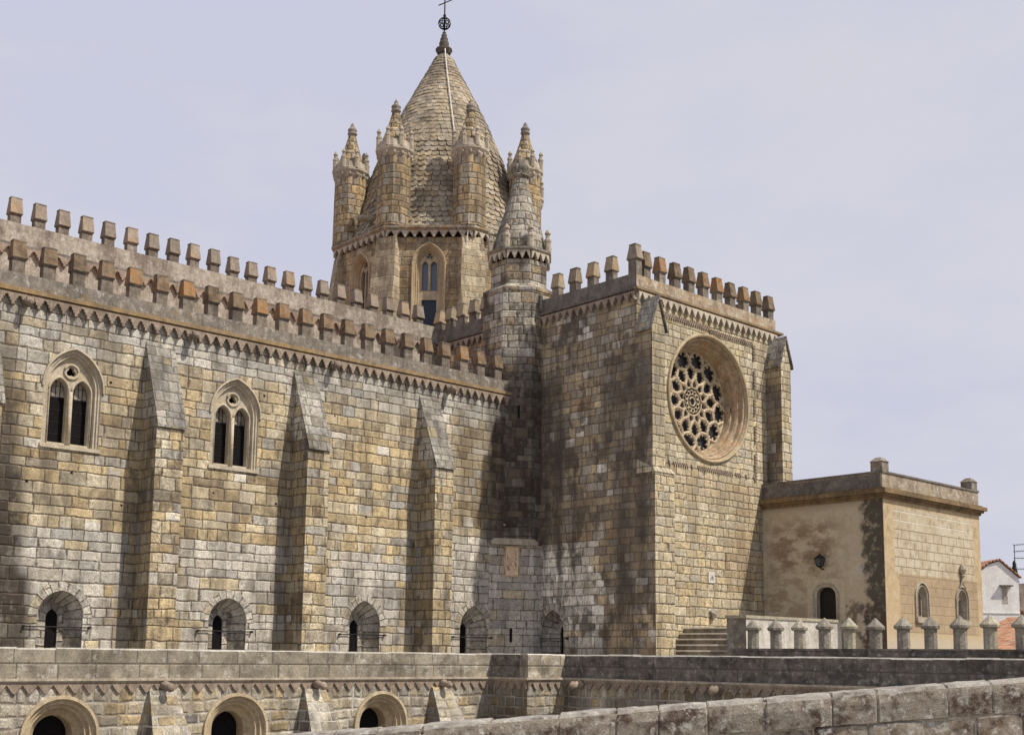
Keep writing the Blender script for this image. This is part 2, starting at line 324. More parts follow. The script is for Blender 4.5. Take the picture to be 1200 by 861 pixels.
M['housew'] = weathered('house_whitewash', (.74, .73, .72), (.45, .43, .40), (.80, .79, .78), dk=.3)
M['bark'] = plain('cypress_bark', (.09, .07, .05), .9)

# chapel stucco: west side stained, south side with incised ashlar
def stucco_west():
    m, t = newmat('stained_stucco'); P = t.pos(); q = t.sep(t.uv()); u, v = q[0], q[1]
    fine = t.noise(P, 20., 4, .7); mid = t.noise(P, 3.2, 5, .65); big = t.noise(P, .8, 5, .6)
    c = t.mix(t.step(mid, .35, .65), (.45, .38, .27), (.53, .46, .34))
    n1 = t.noise(t.vs(P, 1, .8, 1.6), 1.3, 6, .68)
    k = t.mul(t.step(n1, .40, .60), rectmask(t, u, v, (-33.0, -29.3, 3.6, 6.3), .8))
    c = t.mix(t.mul(k, .8), c, (.20, .13, .075))
    k2 = t.mul(t.step(n1, .44, .56), rectmask(t, u, v, (-33.5, -30.9, .5, 3.4), .5)); c = t.mix(t.mul(k2, .5), c, (.22, .14, .08))
    wht = t.mul(t.step(big, .46, .6), rectmask(t, u, v, (-29.6, -27.6, 1., 4.6), .5)); c = t.mix(t.mul(wht, .6), c, (.50, .47, .43))
    dk = t.mul(t.step(t.add(t.mul(mid, .85), t.mul(fine, .15)), .26, .50), rectmask(t, t.add(u, t.add(t.mul(t.sub(mid, .5), .9), t.mul(t.sub(big, .5), 1.2))), v, (-27.95, -26.6, -1, 7.6), .22)); c = t.mix(t.mul(dk, .88), c, (.04, .034, .03))
    dk = t.mul(t.step(mid, .42, .56), rectmask(t, t.add(u, t.mul(t.sub(v, 1.4), .55)), v, (-28.7, -26.6, -1, 2.6), .3)); c = t.mix(t.mul(dk, .8), c, (.09, .06, .045))
    top = t.mul(t.step(t.add(v, t.mul(t.sub(mid, .5), .8)), 6.6, 7.3), .55); c = t.mix(top, c, (.10, .075, .05))
    c = t.scale(c, t.step(fine, .3, .7, .85, 1.1))
    t.out(c, .95, t.add(mid, t.mul(fine, .4)), .03, .7); return m
def stucco_south():
    m, t = newmat('incised_stucco'); P = t.pos(); q = t.sep(t.uv()); u, v = q[0], q[1]
    fine = t.noise(P, 24., 4, .7); mid = t.noise(P, 3.2, 5, .65); big = t.noise(P, .9, 5, .6)
    pan = rectmask(t, u, v, (47.95, 55.35, 3.8, 6.75), .03); low = rectmask(t, u, v, (48.3, 55.6, 1.2, 3.8), .05)
    c = t.mix(t.step(mid, .35, .65), (.42, .32, .19), (.47, .38, .25))
    c = t.mix(pan, c, t.mix(t.step(big, .4, .6), (.50, .44, .33), (.42, .35, .25)))
    c = t.mix(t.mul(low, t.step(big, .3, .6, .5, .95)), c, (.33, .25, .165))
    hh = .41; vv = t.m('DIVIDE', t.add(v, t.mul(t.sub(mid, .5), .03)), hh); row = t.m('FLOOR', vv); fr = t.sub(vv, row)
    uu = t.add(t.m('DIVIDE', t.add(u, t.mul(t.sub(mid, .5), .03)), .72), t.mul(row, .5)); fc = t.sub(uu, t.m('FLOOR', uu))
    d = t.mn(t.mul(t.mn(fc, t.sub(1., fc)), .72), t.mul(t.mn(fr, t.sub(1., fr)), hh))
    j = t.mul(t.step(d, .028, .012), t.mx(pan, t.mul(low, .6)))
    wj = t.step(v, 5.75, 5.9)
    c = t.mix(t.mul(j, .8), c, t.mix(wj, (.22, .17, .11), (.62, .59, .53)))
    lf = t.mul(t.step(t.noise(P, 2.6, 6, .7), .5, .64), t.step(v, 2.2, 3.6)); c = t.mix(t.mul(lf, .5), c, (.22, .165, .11)); c = t.mix(t.mul(t.step(t.noise(t.va(P, (4, 4, 4)), 7., 5, .75), .54, .7), .35), c, (.20, .16, .115))
    base = t.step(t.add(v, t.mul(t.sub(mid, .5), 1.2)), 1.3, .7); c = t.mix(t.mul(base, .5), c, (.45, .43, .38))
    c = t.scale(c, t.step(fine, .3, .7, .85, 1.12))
    t.out(c, .95, t.add(t.add(mid, t.mul(fine, .4)), t.mul(j, -1.)), .02, .7); return m
M['st_w'] = stucco_west(); M['st_s'] = stucco_south()
M['surround'] = weathered('door_plaster', (.54, .46, .33), (.34, .27, .18), (.60, .53, .40), dk=.2)
def tiles():
    m, t = newmat('clay_tiles'); q = t.sep(t.uv()); u = t.m('DIVIDE', q[0], .3); v = t.m('DIVIDE', q[1], .45)
    fu = t.sub(u, t.m('FLOOR', u)); fv = t.sub(v, t.m('FLOOR', v))
    r = t.white(t.xyz(t.m('FLOOR', u), t.m('FLOOR', v), 0.), '2D')
    c = t.ramp(r, [(0, (.40, .19, .11)), (.35, (.50, .28, .17)), (.7, (.30, .14, .09)), (1, (.46, .33, .23))])
    hgt = t.add(t.m('SINE', t.mul(fu, math.pi)), t.mul(fv, .5))
    c = t.scale(c, t.step(hgt, .1, .8, .35, 1.1))
    t.out(c, .9, hgt, .12, 1.); return m
M['tiles'] = tiles()
def attrmat(name, dark=(.10, .08, .06), blotch=.3):
    m, t = newmat(name); P = t.pos()
    a = t.n.new('ShaderNodeVertexColor'); a.layer_name = 'tone'
    mid = t.noise(P, 5., 4, .6); fine = t.noise(P, 18., 4, .7); big = t.noise(P, .6, 4, .6)
    c = t.scale(a.outputs[0], t.step(mid, .3, .7, .72, 1.22)); c = t.scale(c, t.step(fine, .3, .7, .82, 1.15))
    c = t.mix(t.mul(t.step(big, .42, .66), blotch), c, dark)
    t.out(c, .93, t.add(mid, t.mul(fine, .5)), .03, .8); return m
M['attr'] = attrmat('scale_stone', (.075, .062, .05), .5)
def leafmat():
    m, t = newmat('cypress_foliage'); P = t.pos()
    c = t.mix(t.step(t.noise(P, 4., 3, .6), .35, .65), (.03, .045, .022), (.075, .10, .045))
    t.out(c, .9); return m
M['leaf'] = leafmat()

# ------------------------------------------------------------------ mesh helper
class Frame:
    """a wall plane: O origin, a horizontal direction, n outward normal; z up"""
    def __init__(s, O, a, n): s.O = Vector(O); s.a = Vector(a).normalized(); s.n = Vector(n).normalized()
    def p(s, u, z, d=0.): return s.O + s.a * u + Vector((0, 0, z)) + s.n * d
WLOC = {}
class MB:
    def __init__(s): s.v = []; s.f = []; s.uv = []; s.mi = []; s.sm = []; s.tone = []; s.cur = (1, 1, 1)
    def face(s, pts, uv=None, mi=0, smooth=False):
        i0 = len(s.v); s.v += [Vector(p) for p in pts]; s.f.append(list(range(i0, i0 + len(pts)))); s.uv.append(uv); s.mi.append(mi); s.sm.append(smooth); s.tone.append(s.cur)
    def hexa(s, b, tp, mi=0, cap=(1, 1)):
        """b, tp: four corners each, counter-clockwise seen from above"""
        if cap[0]: s.face(list(reversed(b)), mi=mi)
        if cap[1]: s.face(tp, mi=mi)
        n = len(b)
        for i in range(n):
            j = (i + 1) % n; s.face([b[i], b[j], tp[j], tp[i]], mi=mi)
    def box(s, x0, x1, y0, y1, z0, z1, mi=0):
        s.hexa([(x0, y0, z0), (x1, y0, z0), (x1, y1, z0), (x0, y1, z0)], [(x0, y0, z1), (x1, y0, z1), (x1, y1, z1), (x0, y1, z1)], mi)
    def fbox(s, F, u0, u1, z0, z1, d0, d1, mi=0):
        q = [F.p(u0, 0, d1), F.p(u1, 0, d1), F.p(u1, 0, d0), F.p(u0, 0, d0)]
        if (q[1] - q[0]).cross(q[2] - q[0]).z < 0: q.reverse()
        s.hexa([p + Vector((0, 0, z0)) for p in q], [p + Vector((0, 0, z1)) for p in q], mi)
    def prism(s, F, poly, d0, d1, mi=0, back=False):
        """polygon (u,z) in frame F extruded from depth d0 (inner) to d1 (outer)"""
        tri = tessellate_polygon([[Vector((p[0], p[1], 0)) for p in poly]])
        nn = F.n
        for t3 in tri:
            pts = [F.p(*poly[i], d1) for i in t3]
            if (pts[1] - pts[0]).cross(pts[2] - pts[0]).dot(nn) < 0: pts.reverse()
            s.face(pts, mi=mi)
            if back: s.face([F.p(*poly[i], d0) for i in t3], mi=mi)
        A = sum(poly[i][0] * poly[(i + 1) % len(poly)][1] - poly[(i + 1) % len(poly)][0] * poly[i][1] for i in range(len(poly)))
        sgn = 1 if (F.a.cross(Vector((0, 0, 1)))).dot(nn) * A > 0 else -1
        for i in range(len(poly)):
            j = (i + 1) % len(poly)
            q = [F.p(*poly[i], d0), F.p(*poly[j], d0), F.p(*poly[j], d1), F.p(*poly[i], d1)]
            if sgn < 0: q.reverse()
            s.face(q, mi=mi)
    def holed(s, F, outer, holes, d=0., mi=0):
        loops = [outer] + holes; flat = [p for l in loops for p in l]
        tri = tessellate_polygon([[Vector((p[0], p[1], 0)) for p in l] for l in loops])
        for t3 in tri:
            pts = [F.p(*flat[i], d) for i in t3]
            if (pts[1] - pts[0]).cross(pts[2] - pts[0]).dot(F.n) < 0: pts.reverse()
            s.face(pts, mi=mi)
    def loft(s, F, curves, mi=0, closed=False, radial=True, smooth=False):
        """curves: list of (list of (u,z), depth)"""
        acc = 0.
        for (c0, d0), (c1, d1) in zip(curves, curves[1:]):
            n = len(c0); L = 0.
            k = n if closed else n - 1
            st = (F.p(*c1[0], d1) - F.p(*c0[0], d0)).length
            for i in range(k):
                j = (i + 1) % n
                p = [F.p(*c0[i], d0), F.p(*c0[j], d0), F.p(*c1[j], d1), F.p(*c1[i], d1)]
                l = (Vector(c0[j]) - Vector(c0[i])).length
                s.face(p, uv=[(acc, L), (acc, L + l), (acc + st, L + l), (acc + st, L)], mi=mi, smooth=smooth)
                L += l
            acc += st
    def tube(s, pts, r, n=6, mi=0, r2=None, smooth=True, capends=True):
        pts = [Vector(p) for p in pts]; rings = []
        for i, p in enumerate(pts):
            d = (pts[min(i + 1, len(pts) - 1)] - pts[max(i - 1, 0)]).normalized()
            x = d.cross(Vector((0, 0, 1)))
            if x.length < .05: x = d.cross(Vector((1, 0, 0)))
            x.normalize(); y = d.cross(x)
            rr = r[i] if isinstance(r, (list, tuple)) else r
            ry = rr if r2 is None else r2
            rings.append([p + x * rr * math.cos(2 * math.pi * k / n) + y * ry * math.sin(2 * math.pi * k / n) for k in range(n)])
        for a, b in zip(rings, rings[1:]):
            for k in range(n):
                j = (k + 1) % n; s.face([a[j], a[k], b[k], b[j]], mi=mi, smooth=smooth)
        if capends: s.face(rings[0], mi=mi); s.face(list(reversed(rings[-1])), mi=mi)
    def lathe(s, c, prof, n=16, mi=0, smooth=False, rot=0., top=True, vs=1.):
        """prof: (r, z) from bottom to top about vertical axis at c=(x,y)"""
        L = 0.
        for (r0, z0), (r1, z1) in zip(prof, prof[1:]):
            dl = math.hypot(r1 - r0, z1 - z0)
            for k in range(n):
                a0 = rot + 2 * math.pi * k / n; a1 = rot + 2 * math.pi * (k + 1) / n
                P = lambda r, a, z: (c[0] + r * math.cos(a), c[1] + r * math.sin(a), z)
                rm = max(r0, r1)
                u0, u1 = rm * a0, rm * a1
                s.face([P(r0, a0, z0), P(r0, a1, z0), P(r1, a1, z1), P(r1, a0, z1)], uv=[(u0, z0 if vs == 1 else L), (u1, z0 if vs == 1 else L), (u1, z1 if vs == 1 else L + dl), (u0, z1 if vs == 1 else L + dl)], mi=mi, smooth=smooth)
            L += dl
        if top and prof[-1][0] > .01:
            r, z = prof[-1]; s.face([(c[0] + r * math.cos(rot + 2 * math.pi * k / n), c[1] + r * math.sin(rot + 2 * math.pi * k / n), z) for k in range(n)], mi=mi)
    def build(s, name, mats, parent=None, kind=None, origin=None):
        if not isinstance(mats, (list, tuple)): mats = [mats]
        xs = [p.x for p in s.v]; ys = [p.y for p in s.v]; zs = [p.z for p in s.v]
        wl = Vector(origin) if origin else Vector(((min(xs) + max(xs)) / 2, (min(ys) + max(ys)) / 2, min(zs)))
        me = bpy.data.meshes.new(name); me.from_pydata([tuple(p - wl) for p in s.v], [], s.f)
        uvl = me.uv_layers.new(name='UVMap'); ca = me.color_attributes.new('tone', 'FLOAT_COLOR', 'CORNER')
        li = 0; uvd = []; cd = []
        for fi, f in enumerate(s.f):
            u = s.uv[fi]
            if u is None:
                P = [s.v[i] for i in f]; n = Vector((0, 0, 0))
                for i in range(len(P)):
                    a, b = P[i], P[(i + 1) % len(P)]
                    n += Vector(((a.y - b.y) * (a.z + b.z), (a.z - b.z) * (a.x + b.x), (a.x - b.x) * (a.y + b.y)))
                if n.length > 0: n.normalize()
                if abs(n.z) > .8: u = [(p.x, p.y) for p in P]
                else:
                    tt = Vector((0, 0, 1)).cross(n).normalized(); b = n.cross(tt)
                    k = math.hypot(n.x, n.y) or 1.
                    u = [(p.dot(tt), p.z / k if k < .97 else p.z) for p in P]
            for q in u: uvd += [q[0], q[1]]
            for _ in f: cd += [*s.tone[fi], 1.]
        me.uv_layers['UVMap'].data.foreach_set('uv', uvd); me.color_attributes['tone'].data.foreach_set('color', cd)
        for m in mats: me.materials.append(m)
        me.polygons.foreach_set('material_index', s.mi); me.polygons.foreach_set('use_smooth', s.sm)
        me.update()
        if any(s.sm):
            bm = bmesh.new(); bm.from_mesh(me); bmesh.ops.remove_doubles(bm, verts=bm.verts, dist=.0008); bm.to_mesh(me); bm.free()
        o = bpy.data.objects.new(name, me); COL.objects.link(o)
        pl = WLOC[parent.as_pointer()] if parent else Vector((0, 0, 0))
        if parent: o.parent = parent
        o.location = wl - pl; WLOC[o.as_pointer()] = wl.copy()
        if kind: o['kind'] = kind
        return o
def thing(name, loc, label, cat, group=None):
    o = bpy.data.objects.new(name, None); COL.objects.link(o); o.location = loc; o.empty_display_size = .5
    o['label'] = label; o['category'] = cat
    if group: o['group'] = group
    WLOC[o.as_pointer()] = Vector(loc); return o
def tag(o, label, cat, group=None):
    o['label'] = label; o['category'] = cat
    if group: o['group'] = group
def cp(o, parent, off=(0, 0, 0), rotz=0.):
    c = o.copy(); COL.objects.link(c); c.parent = parent
    if parent is o.parent: c.location = o.location + Vector(off)
    if rotz: c.rotation_euler.z = rotz
    WLOC[c.as_pointer()] = WLOC[o.as_pointer()] + Vector(off)
    return c
def cptree(o, parent, off):
    c = o.copy(); COL.objects.link(c); c.parent = parent; c.location = o.location + Vector(off); WLOC[c.as_pointer()] = WLOC[o.as_pointer()] + Vector(off)
    for ch in [x for x in COL.objects if x.parent is o]:
        d = ch.copy(); COL.objects.link(d); d.parent = c
    return c

def arch(w_, spring, rise, base, off=0., n=10, legs=True):
    """pointed or round arch outline from left foot over the apex to the right foot"""
    Rr = (rise * rise + w_ * w_) / (2 * w_); R2 = Rr + off; cx = w_ - Rr
    a1 = math.acos(max(-1, min(1, -cx / R2)))
    right = [(cx + R2 * math.cos(a1 * k / n), spring + R2 * math.sin(a1 * k / n)) for k in range(n + 1)]
    left = [(-x, z) for x, z in right]
    pts = left[:-1] + [(0., right[-1][1])] + list(reversed(right[:-1]))
    if legs: pts = [(-w_ - off, base)] + pts + [(w_ + off, base)]
    return pts
def shift(c, u): return [(x + u, z) for x, z in c]
def circ(cx, cz, r, n=48): return [(cx + r * math.cos(2 * math.pi * k / n), cz + r * math.sin(2 * math.pi * k / n)) for k in range(n)]

SOUTH = lambda y: Frame((0, y, 0), (1, 0, 0), (0, -1, 0))      # faces the camera side of the nave
WEST = lambda x: Frame((x, 0, 0), (0, -1, 0), (-1, 0, 0))      # u = -Y
def frieze(mb, F, u0, u1, ztop, unit, depth, prof, mi=0):
    n = max(1, round((u1 - u0) / unit)); un = (u1 - u0) / n
    for k in range(n):
        poly = [(u0 + (k + x) * un, ztop - z) for x, z in prof]
        mb.prism(F, [(u0 + k * un, ztop)] + poly + [(u0 + (k + 1) * un, ztop)], 0., depth, mi)
        # bead hanging from each corbel foot
TREFOIL = [(0, .38), (.10, .38), (.13, .27), (.25, .27), (.22, .19), (.34, .17), (.36, .10), (.5, .06), (.64, .10), (.66, .17), (.78, .19), (.75, .27), (.87, .27), (.90, .38), (1, .38)]
ZIG = [(0, .30), (.06, .31), (.5, .06), (.94, .31), (1, .30)]

def merlon_mb(F, u, z, w_=.47, hs=.42, hc=.66, dep=.42, tall=1.):
    m = MB(); c = -dep / 2 + .03
    def ring(z, hw, hd): return [F.p(u - hw, z, c + hd), F.p(u + hw, z, c + hd), F.p(u + hw, z, c - hd), F.p(u - hw, z, c - hd)]
    def blk(z0, hw0, hd0, z1, hw1, hd1, mi):
        a, b = ring(z0, hw0, hd0), ring(z1, hw1, hd1)
        if (a[1] - a[0]).cross(a[2] - a[0]).z < 0: a.reverse(); b.reverse()
        m.hexa(a, b, mi)
    h = w_ / 2; hd = dep / 2; hs *= tall
    blk(z - .02, h - .02, hd - .05, z + hs, h - .02, hd - .05, 0)
    blk(z + hs, h, hd - .01, z + hs + .05, h + .012, hd + .03, 0)
    blk(z + hs + .05, h + .015, hd + .035, z + hs + .05 + hc, h - .02, hd * .62, 1)
    blk(z + hs + .05 + hc, h, hd * .67, z + hs + .1 + hc, h - .015, hd * .64, 0)
    return m

# ================================================================== SETTING
mb = MB(); mb.box(-1500, 1500, -1500, 1500, -9, -8); mb.build('ground', M['ground'], kind='structure')
mb = MB(); mb.box(-2, 32.2, 5, 34.1, -8.02, -6.0); mb.build('courtyard_ground', M['floor'], kind='structure')

# ================================================================== NAVE
NV = thing('cathedral_nave', (22, 43, -.95), 'long yellow stone nave with pointed windows, tall buttresses and two rows of battlements', 'church')
S40 = SOUTH(40.)
WX = [10.05, 16.38, 22.68]               # traceried windows
NX = [10.1, 16.42, 22.72, 28.95, 34.85]  # deep niches at the foot of the wall
outer = [(2., -.95), (38.0, -.95), (38.0, 12.0), (2., 12.0)]
holes = [shift(arch(1.0, 8.98, 1.32, 6.95), x) for x in WX] + [shift(arch(.78, 1.15, .86 if i < 3 else 1.0, -.6), x) for i, x in enumerate(NX)]
mb = MB(); mb.holed(S40, outer, holes)
mb.face([(2, 40, -.95), (2, 47, -.95), (2, 47, 15.9), (2, 40, 12)]); mb.box(2, 38., 41.6, 41.7, -.95, 11.9)
mb.build('wall', M['nave'], NV)
# putlog holes and slits are part of the wall's wear
mb = MB()
for x, z in [(16.5, 6.05), (18.35, 5.1), (15.0, 5.6), (21.9, 5.9), (24.6, 5.75), (28.9, 5.6), (30.6, 6.1), (23.9, 9.9), (27.2, 9.6), (17.7, 9.4)]:
    mb = MB(); e = random.uniform(.035, .06); mb.prism(S40, [(x - e, z - e), (x + e, z - e * .8), (x + e * .8, z + e), (x - e * .9, z + e * .9)], -.05, .004)
    mb.build('putlog_hole', M['black'], NV)

def trac_window(parent, cx, F=S40, W=1.0, sp=8.98, rise=1.32, base=6.95, trim=None, glass=None, name='window'):
    trim = trim or M['trim']; glass = glass or M['glassdark']
    mb = MB(); A = lambda o, b=base: shift(arch(W, sp, rise, b, o, 14), cx)
    mb.loft(F, [(A(.10, sp - .05), -.0), (A(.095, sp - .05), .065), (A(.04, sp - .05), .08), (A(.02, sp - .05), .02)])
    mb.loft(F, [(A(.01), .004), (A(0.), 0.), (A(-.02), -.06), (A(-.08), -.05), (A(-.10), -.12), (A(-.17), -.10), (A(-.20), -.26)])
    mb.fbox(F, cx - W - .06, cx + W + .06, base - .13, base, -.3, .07)     # sill
    fr = mb.build(name, trim, parent)
    # tracery plate with two lancets and a roundel
    mb = MB(); o = A(-.20); q = W * .40; lw = W * .30
    lan = [shift(arch(lw, sp - .12, lw * 1.45, base + .12), cx + s * q) for s in (-1, 1)]
    rz = sp + rise * .46; rr = W * .25
    tre = []
    for k in range(24):
        a = 2 * math.pi * k / 24; r_ = rr * (.45 + .28 * abs(math.cos(1.5 * (a - math.pi / 2)))); tre.append((cx + r_ * math.cos(a), rz + r_ * math.sin(a)))
    mb.holed(F, o, lan + [tre], -.25)
    for l in lan: mb.loft(F, [(l, -.25), (l, -.50)], closed=True)
    mb.loft(F, [(tre, -.25), (tre, -.45)], closed=True)
    for s in (-1, 1):                                   # roll mouldings round the lights
        mb.tube([F.p(x, z, -.24) for x, z in shift(arch(lw, sp - .12, lw * 1.45, base + .1, .055, 8), cx + s * q)], .042, 6)
    mb.tube([F.p(x, z, -.235) for x, z in circ(cx, rz, rr, 20)] + [F.p(cx + rr, rz, -.235)], .05, 6)
    mb.tube([F.p(cx, base, -.2), F.p(cx, sp - .1, -.2)], .07, 8)
    mb.build('tracery', trim, fr)
    # leaded panes set deep, with pale heads and thin glazing bars
    mb = MB(); mb.fbox(F, cx - W * .78, cx + W * .78, base, sp + rise * .8, -.62, -.55)
    pn = mb.build('pane', glass, fr)
    mb = MB()
    for s in (-1, 1):
        for k in range(5):
            z = base + .45 + k * .42
            mb.fbox(F, cx - q - lw, cx + q + lw, z, z + .018, -.549, -.535) if s > 0 else None
        for k in (-1, 0, 1): mb.fbox(F, cx + s * q + k * lw * .5 - .012, cx + s * q + k * lw * .5 + .012, sp - .3, sp + .3, -.541, -.528)
    mb.fbox(F, cx - q - lw, cx + q + lw, sp - .3, sp - .27, -.5405, -.53)
    mb.fbox(F, cx - .02, cx + .02, base + .3, sp + .3, -.548, -.53)
    mb.build('glazing_bars', M['iron'], fr)
    mb = MB()
    mb.fbox(F, cx - q - lw, cx + q + lw, sp - .27, sp + .35, -.5485, -.542)
    mb.build('pale_pane', M['clere'], fr)
    return fr
wn0 = trac_window(NV, WX[1], trim=M['wtrim'], glass=M['black'])
for x in (WX[0], WX[2]): cptree(wn0, NV, (x - WX[1], 0, 0))

def niche(parent, F, cx, rise, ring=True, shadow=False):
    mb = MB(); A = lambda o, b=-.6: shift(arch(.78, 1.15, rise, b, o, 12), cx)
    # voussoir ring
    mb.loft(F, [(A(.32, 1.15), .001), (A(.31, 1.15), .022), (A(.02, 1.15), .022), (A(0., 1.15), 0.)])
    nc = mb.build('arched_niche', M['voussoir'], parent)
    inner = shift(arch(.42, 1.15, .52, -.6, 0., 12), cx)
    mb = MB(); mb.loft(F, [(A(0.), 0.), (A(0.), -.12), (inner, -.72)])
    mb.build('splay', M['soffit'], nc)
    slit = shift(arch(.21, 1.12, .30, -.6, 0., 12), cx)
    mb = MB(); mb.loft(F, [(inner, -.72), (slit, -.72)]); mb.loft(F, [(slit, -.72), (slit, -.8)]); mb.build('inner_arch', M['voussoir'], nc)
    mb = MB(); mb.fbox(F, cx - .4, cx + .4, -.6, 1.6, -.9, -.8); mb.build('opening', M['black'], nc)
    # iron bar across the mouth, with its end plates
    mb = MB(); mb.tube([F.p(cx - 1.22, .80, .07), F.p(cx + 1.0, .80, .07)], .022, 6)
    for e in (-1.22, 1.0): mb.tube([F.p(cx + e, .80, .0), F.p(cx + e, .80, .13)], .045, 6)
    mb.build('tie_rod', M['iron'], nc)
    return nc
for i, x in enumerate(NX): niche(NV, S40, x, .86 if i < 3 else 1.0)

# aisle buttresses: tall, plain, with a long weathered slope
def buttress_mb(x0, x1, F=None):
    m = MB(); y0, yw = 38.8, 39.999; zs, za = 7.95, 11.1
    m.hexa([(x0, y0, -.95), (x1, y0, -.95), (x1, yw, -.95), (x0, yw, -.95)], [(x0, y0, zs), (x1, y0, zs), (x1, yw, zs), (x0, yw, zs)], 0, cap=(0, 0))
    for x, fl in ((x0, 1), (x1, 0)):
        q = [(x, y0, zs), (x, yw, zs), (x, yw, za)]
        if fl: q = [q[0], q[2], q[1]]
        m.face(q)
    e = .09
    m.hexa([(x0 - .012, y0 - e, zs - .10), (x1 + .05, y0 - e, zs - .10), (x1 + .05, yw, za - .02), (x0 - .012, yw, za - .02)],
           [(x0 - .012, y0 - e, zs - .02), (x1 + .05, y0 - e, zs - .02), (x1 + .05, yw, za + .05), (x0 - .012, yw, za + .05)], 1)
    return m
M['slope'] = masonry('buttress_weathering', .38, .5, GRY, blotch=.6, streak=.4, blotchcol=(.15, .14, .13), gain=.68, joint=(.16, .15, .13))
for i, (x0, x1) in enumerate([(6.5, 7.5), (12.62, 13.62), (18.94, 19.99), (25.2, 26.2), (31.55, 32.55)]):
    buttress_mb(x0, x1).build('buttress', [M['nave_butt'], M['slope']], NV)

# cornice, parapet, merlons of the aisle
mb = MB(); mb.fbox(S40, 2, 37.6, 11.86, 11.93, 0, .10); mb.fbox(S40, 2, 37.6, 11.93, 12.06, 0, .20); mb.fbox(S40, 2, 37.6, 12.06, 12.10, .05, .15)
mb.build('string_course', M['string'], NV)
mb = MB(); frieze(mb, S40, 2, 37.4, 11.86, .43, .17, TREFOIL)
n_ = round(35.4 / .43)
for k in range(n_ + 1):
    x = 2 + k * 35.4 / n_; mb.tube([S40.p(x, 11.50, .10), S40.p(x, 11.43, .19)], .055, 5)
mb.build('corbel_frieze', M['corbel'], NV)
mb = MB(); mb.box(2, 37.8, 39.95, 40.42, 12.0, 12.60); mb.build('parapet', M['parapet'], NV)
F395 = SOUTH(39.95)
m0 = merlon_mb(F395, 14.24, 12.6, hs=.48, hc=.58).build('merlon', [M['merlon'], M['cap_lichen']], NV)
for k in range(-11, 22):
    if k == 0: continue
    o = cp(m0, NV, (1.041 * k + random.uniform(-.02, .02), 0, random.uniform(-.02, .02)), random.uniform(-.03, .03))
# pieces of roof and the clerestory behind
mb = MB(); mb.face([(2, 40.45, 12.45), (38, 40.45, 12.45), (38, 47, 13.9), (2, 47, 13.9)]); mb.build('aisle_roof', M['tiles'], NV)
mb = MB(); mb.box(2, 38.1, 47, 58, 12, 15.9); mb.build('clerestory_wall', M['clere'], NV)
mb = MB(); S47 = SOUTH(47.); mb.fbox(S47, 2, 38.0, 15.84, 15.95, 0, .16); mb.build('string_course', M['parapet_dark'], NV)
mb = MB(); frieze(mb, S47, 2, 38.0, 15.84, .5, .16, TREFOIL); mb.build('corbel_frieze', M['corbel'], NV)
mb = MB(); mb.box(2, 38.1, 46.9, 47.4, 15.95, 16.80); mb.build('clerestory_parapet', M['clere'], NV)
m1 = merlon_mb(SOUTH(46.92), 16.48, 16.80, hs=.34, hc=.62).build('merlon', [M['merlon'], M['cap_plain']], NV)
for k in range(-14, 22):
    if k == 0: continue
    cp(m1, NV, (.975 * k + random.uniform(-.02, .02), 0, (-.10 if k > 9 else 0) + random.uniform(-.02, .02)), random.uniform(-.03, .03))
mb = MB(); mb.face([(2, 47.5, 16.2), (38.1, 47.5, 16.2), (38.1, 52.7, 17.0), (2, 52.7, 17.0)]); mb.face([(2, 52.7, 17.0), (38.1, 52.7, 17.0), (38.1, 58, 16.2), (2, 58, 16.2)]); mb.build('nave_roof', M['tiles'], NV)

def gargoyle_mb(F, u, z, L=.62, r=.13, horns=True):
    m = MB()
    m.tube([F.p(u, z, -.1), F.p(u, z + .02, L * .35), F.p(u, z - .02, L * .6), F.p(u, z - .03, L * .8), F.p(u, z - .07, L), F.p(u, z - .09, L + .05)], [r, r * 1.1, r * .8, r * 1.15, r * .8, r * .3], 8)
    for s in ((-1, 1) if horns else ()): m.tube([F.p(u + s * r * .6, z + r * .5, L * .7), F.p(u + s * r, z + r * 1.5, L * .66)], [r * .35, r * .1], 5)
    return m
for x in (14.55, 20.65, 26.95, 33.1): gargoyle_mb(S40, x, 11.62, .55).build('gargoyle', M['corbel'], NV)

# ================================================================== TRANSEPT
TR = thing('transept', (43.3, 38, -.95), 'square stone transept arm with large round rose window and battlements', 'church')
XW, YS, XE = 38.1, 33.3, 48.35
SF = SOUTH(YS); WF = WEST(XW)
RC = (43.1, 11.78)
mb = MB(); mb.holed(SF, [(XW, -.95), (XE, -.95), (XE, 15.85), (XW, 15.85)], [circ(*RC, 2.95, 64)])
mb.face([(XE, YS, -.95), (XE, 47, -.95), (XE, 47, 15.85), (XE, YS, 15.85)]); mb.face([(XW, YS, 15.84), (XE, YS, 15.84), (XE, 47, 15.84), (XW, 47, 15.84)])
mb.build('front_wall', M['tr_front'], TR)
NY = 38.35
mb = MB(); mb.holed(WF, [(-47.2, -.95), (-YS, -.95), (-YS, 15.85), (-47.2, 15.85)], [shift(arch(.70, 1.15, .95, -.6), -NY)])
mb.build('side_wall', M['tr_side'], TR)
niche(TR, WF, -NY, .95)
for ch in [o for o in COL.objects if o.parent and o.parent.name.startswith('arched_niche') and o.parent.parent is TR]: pass
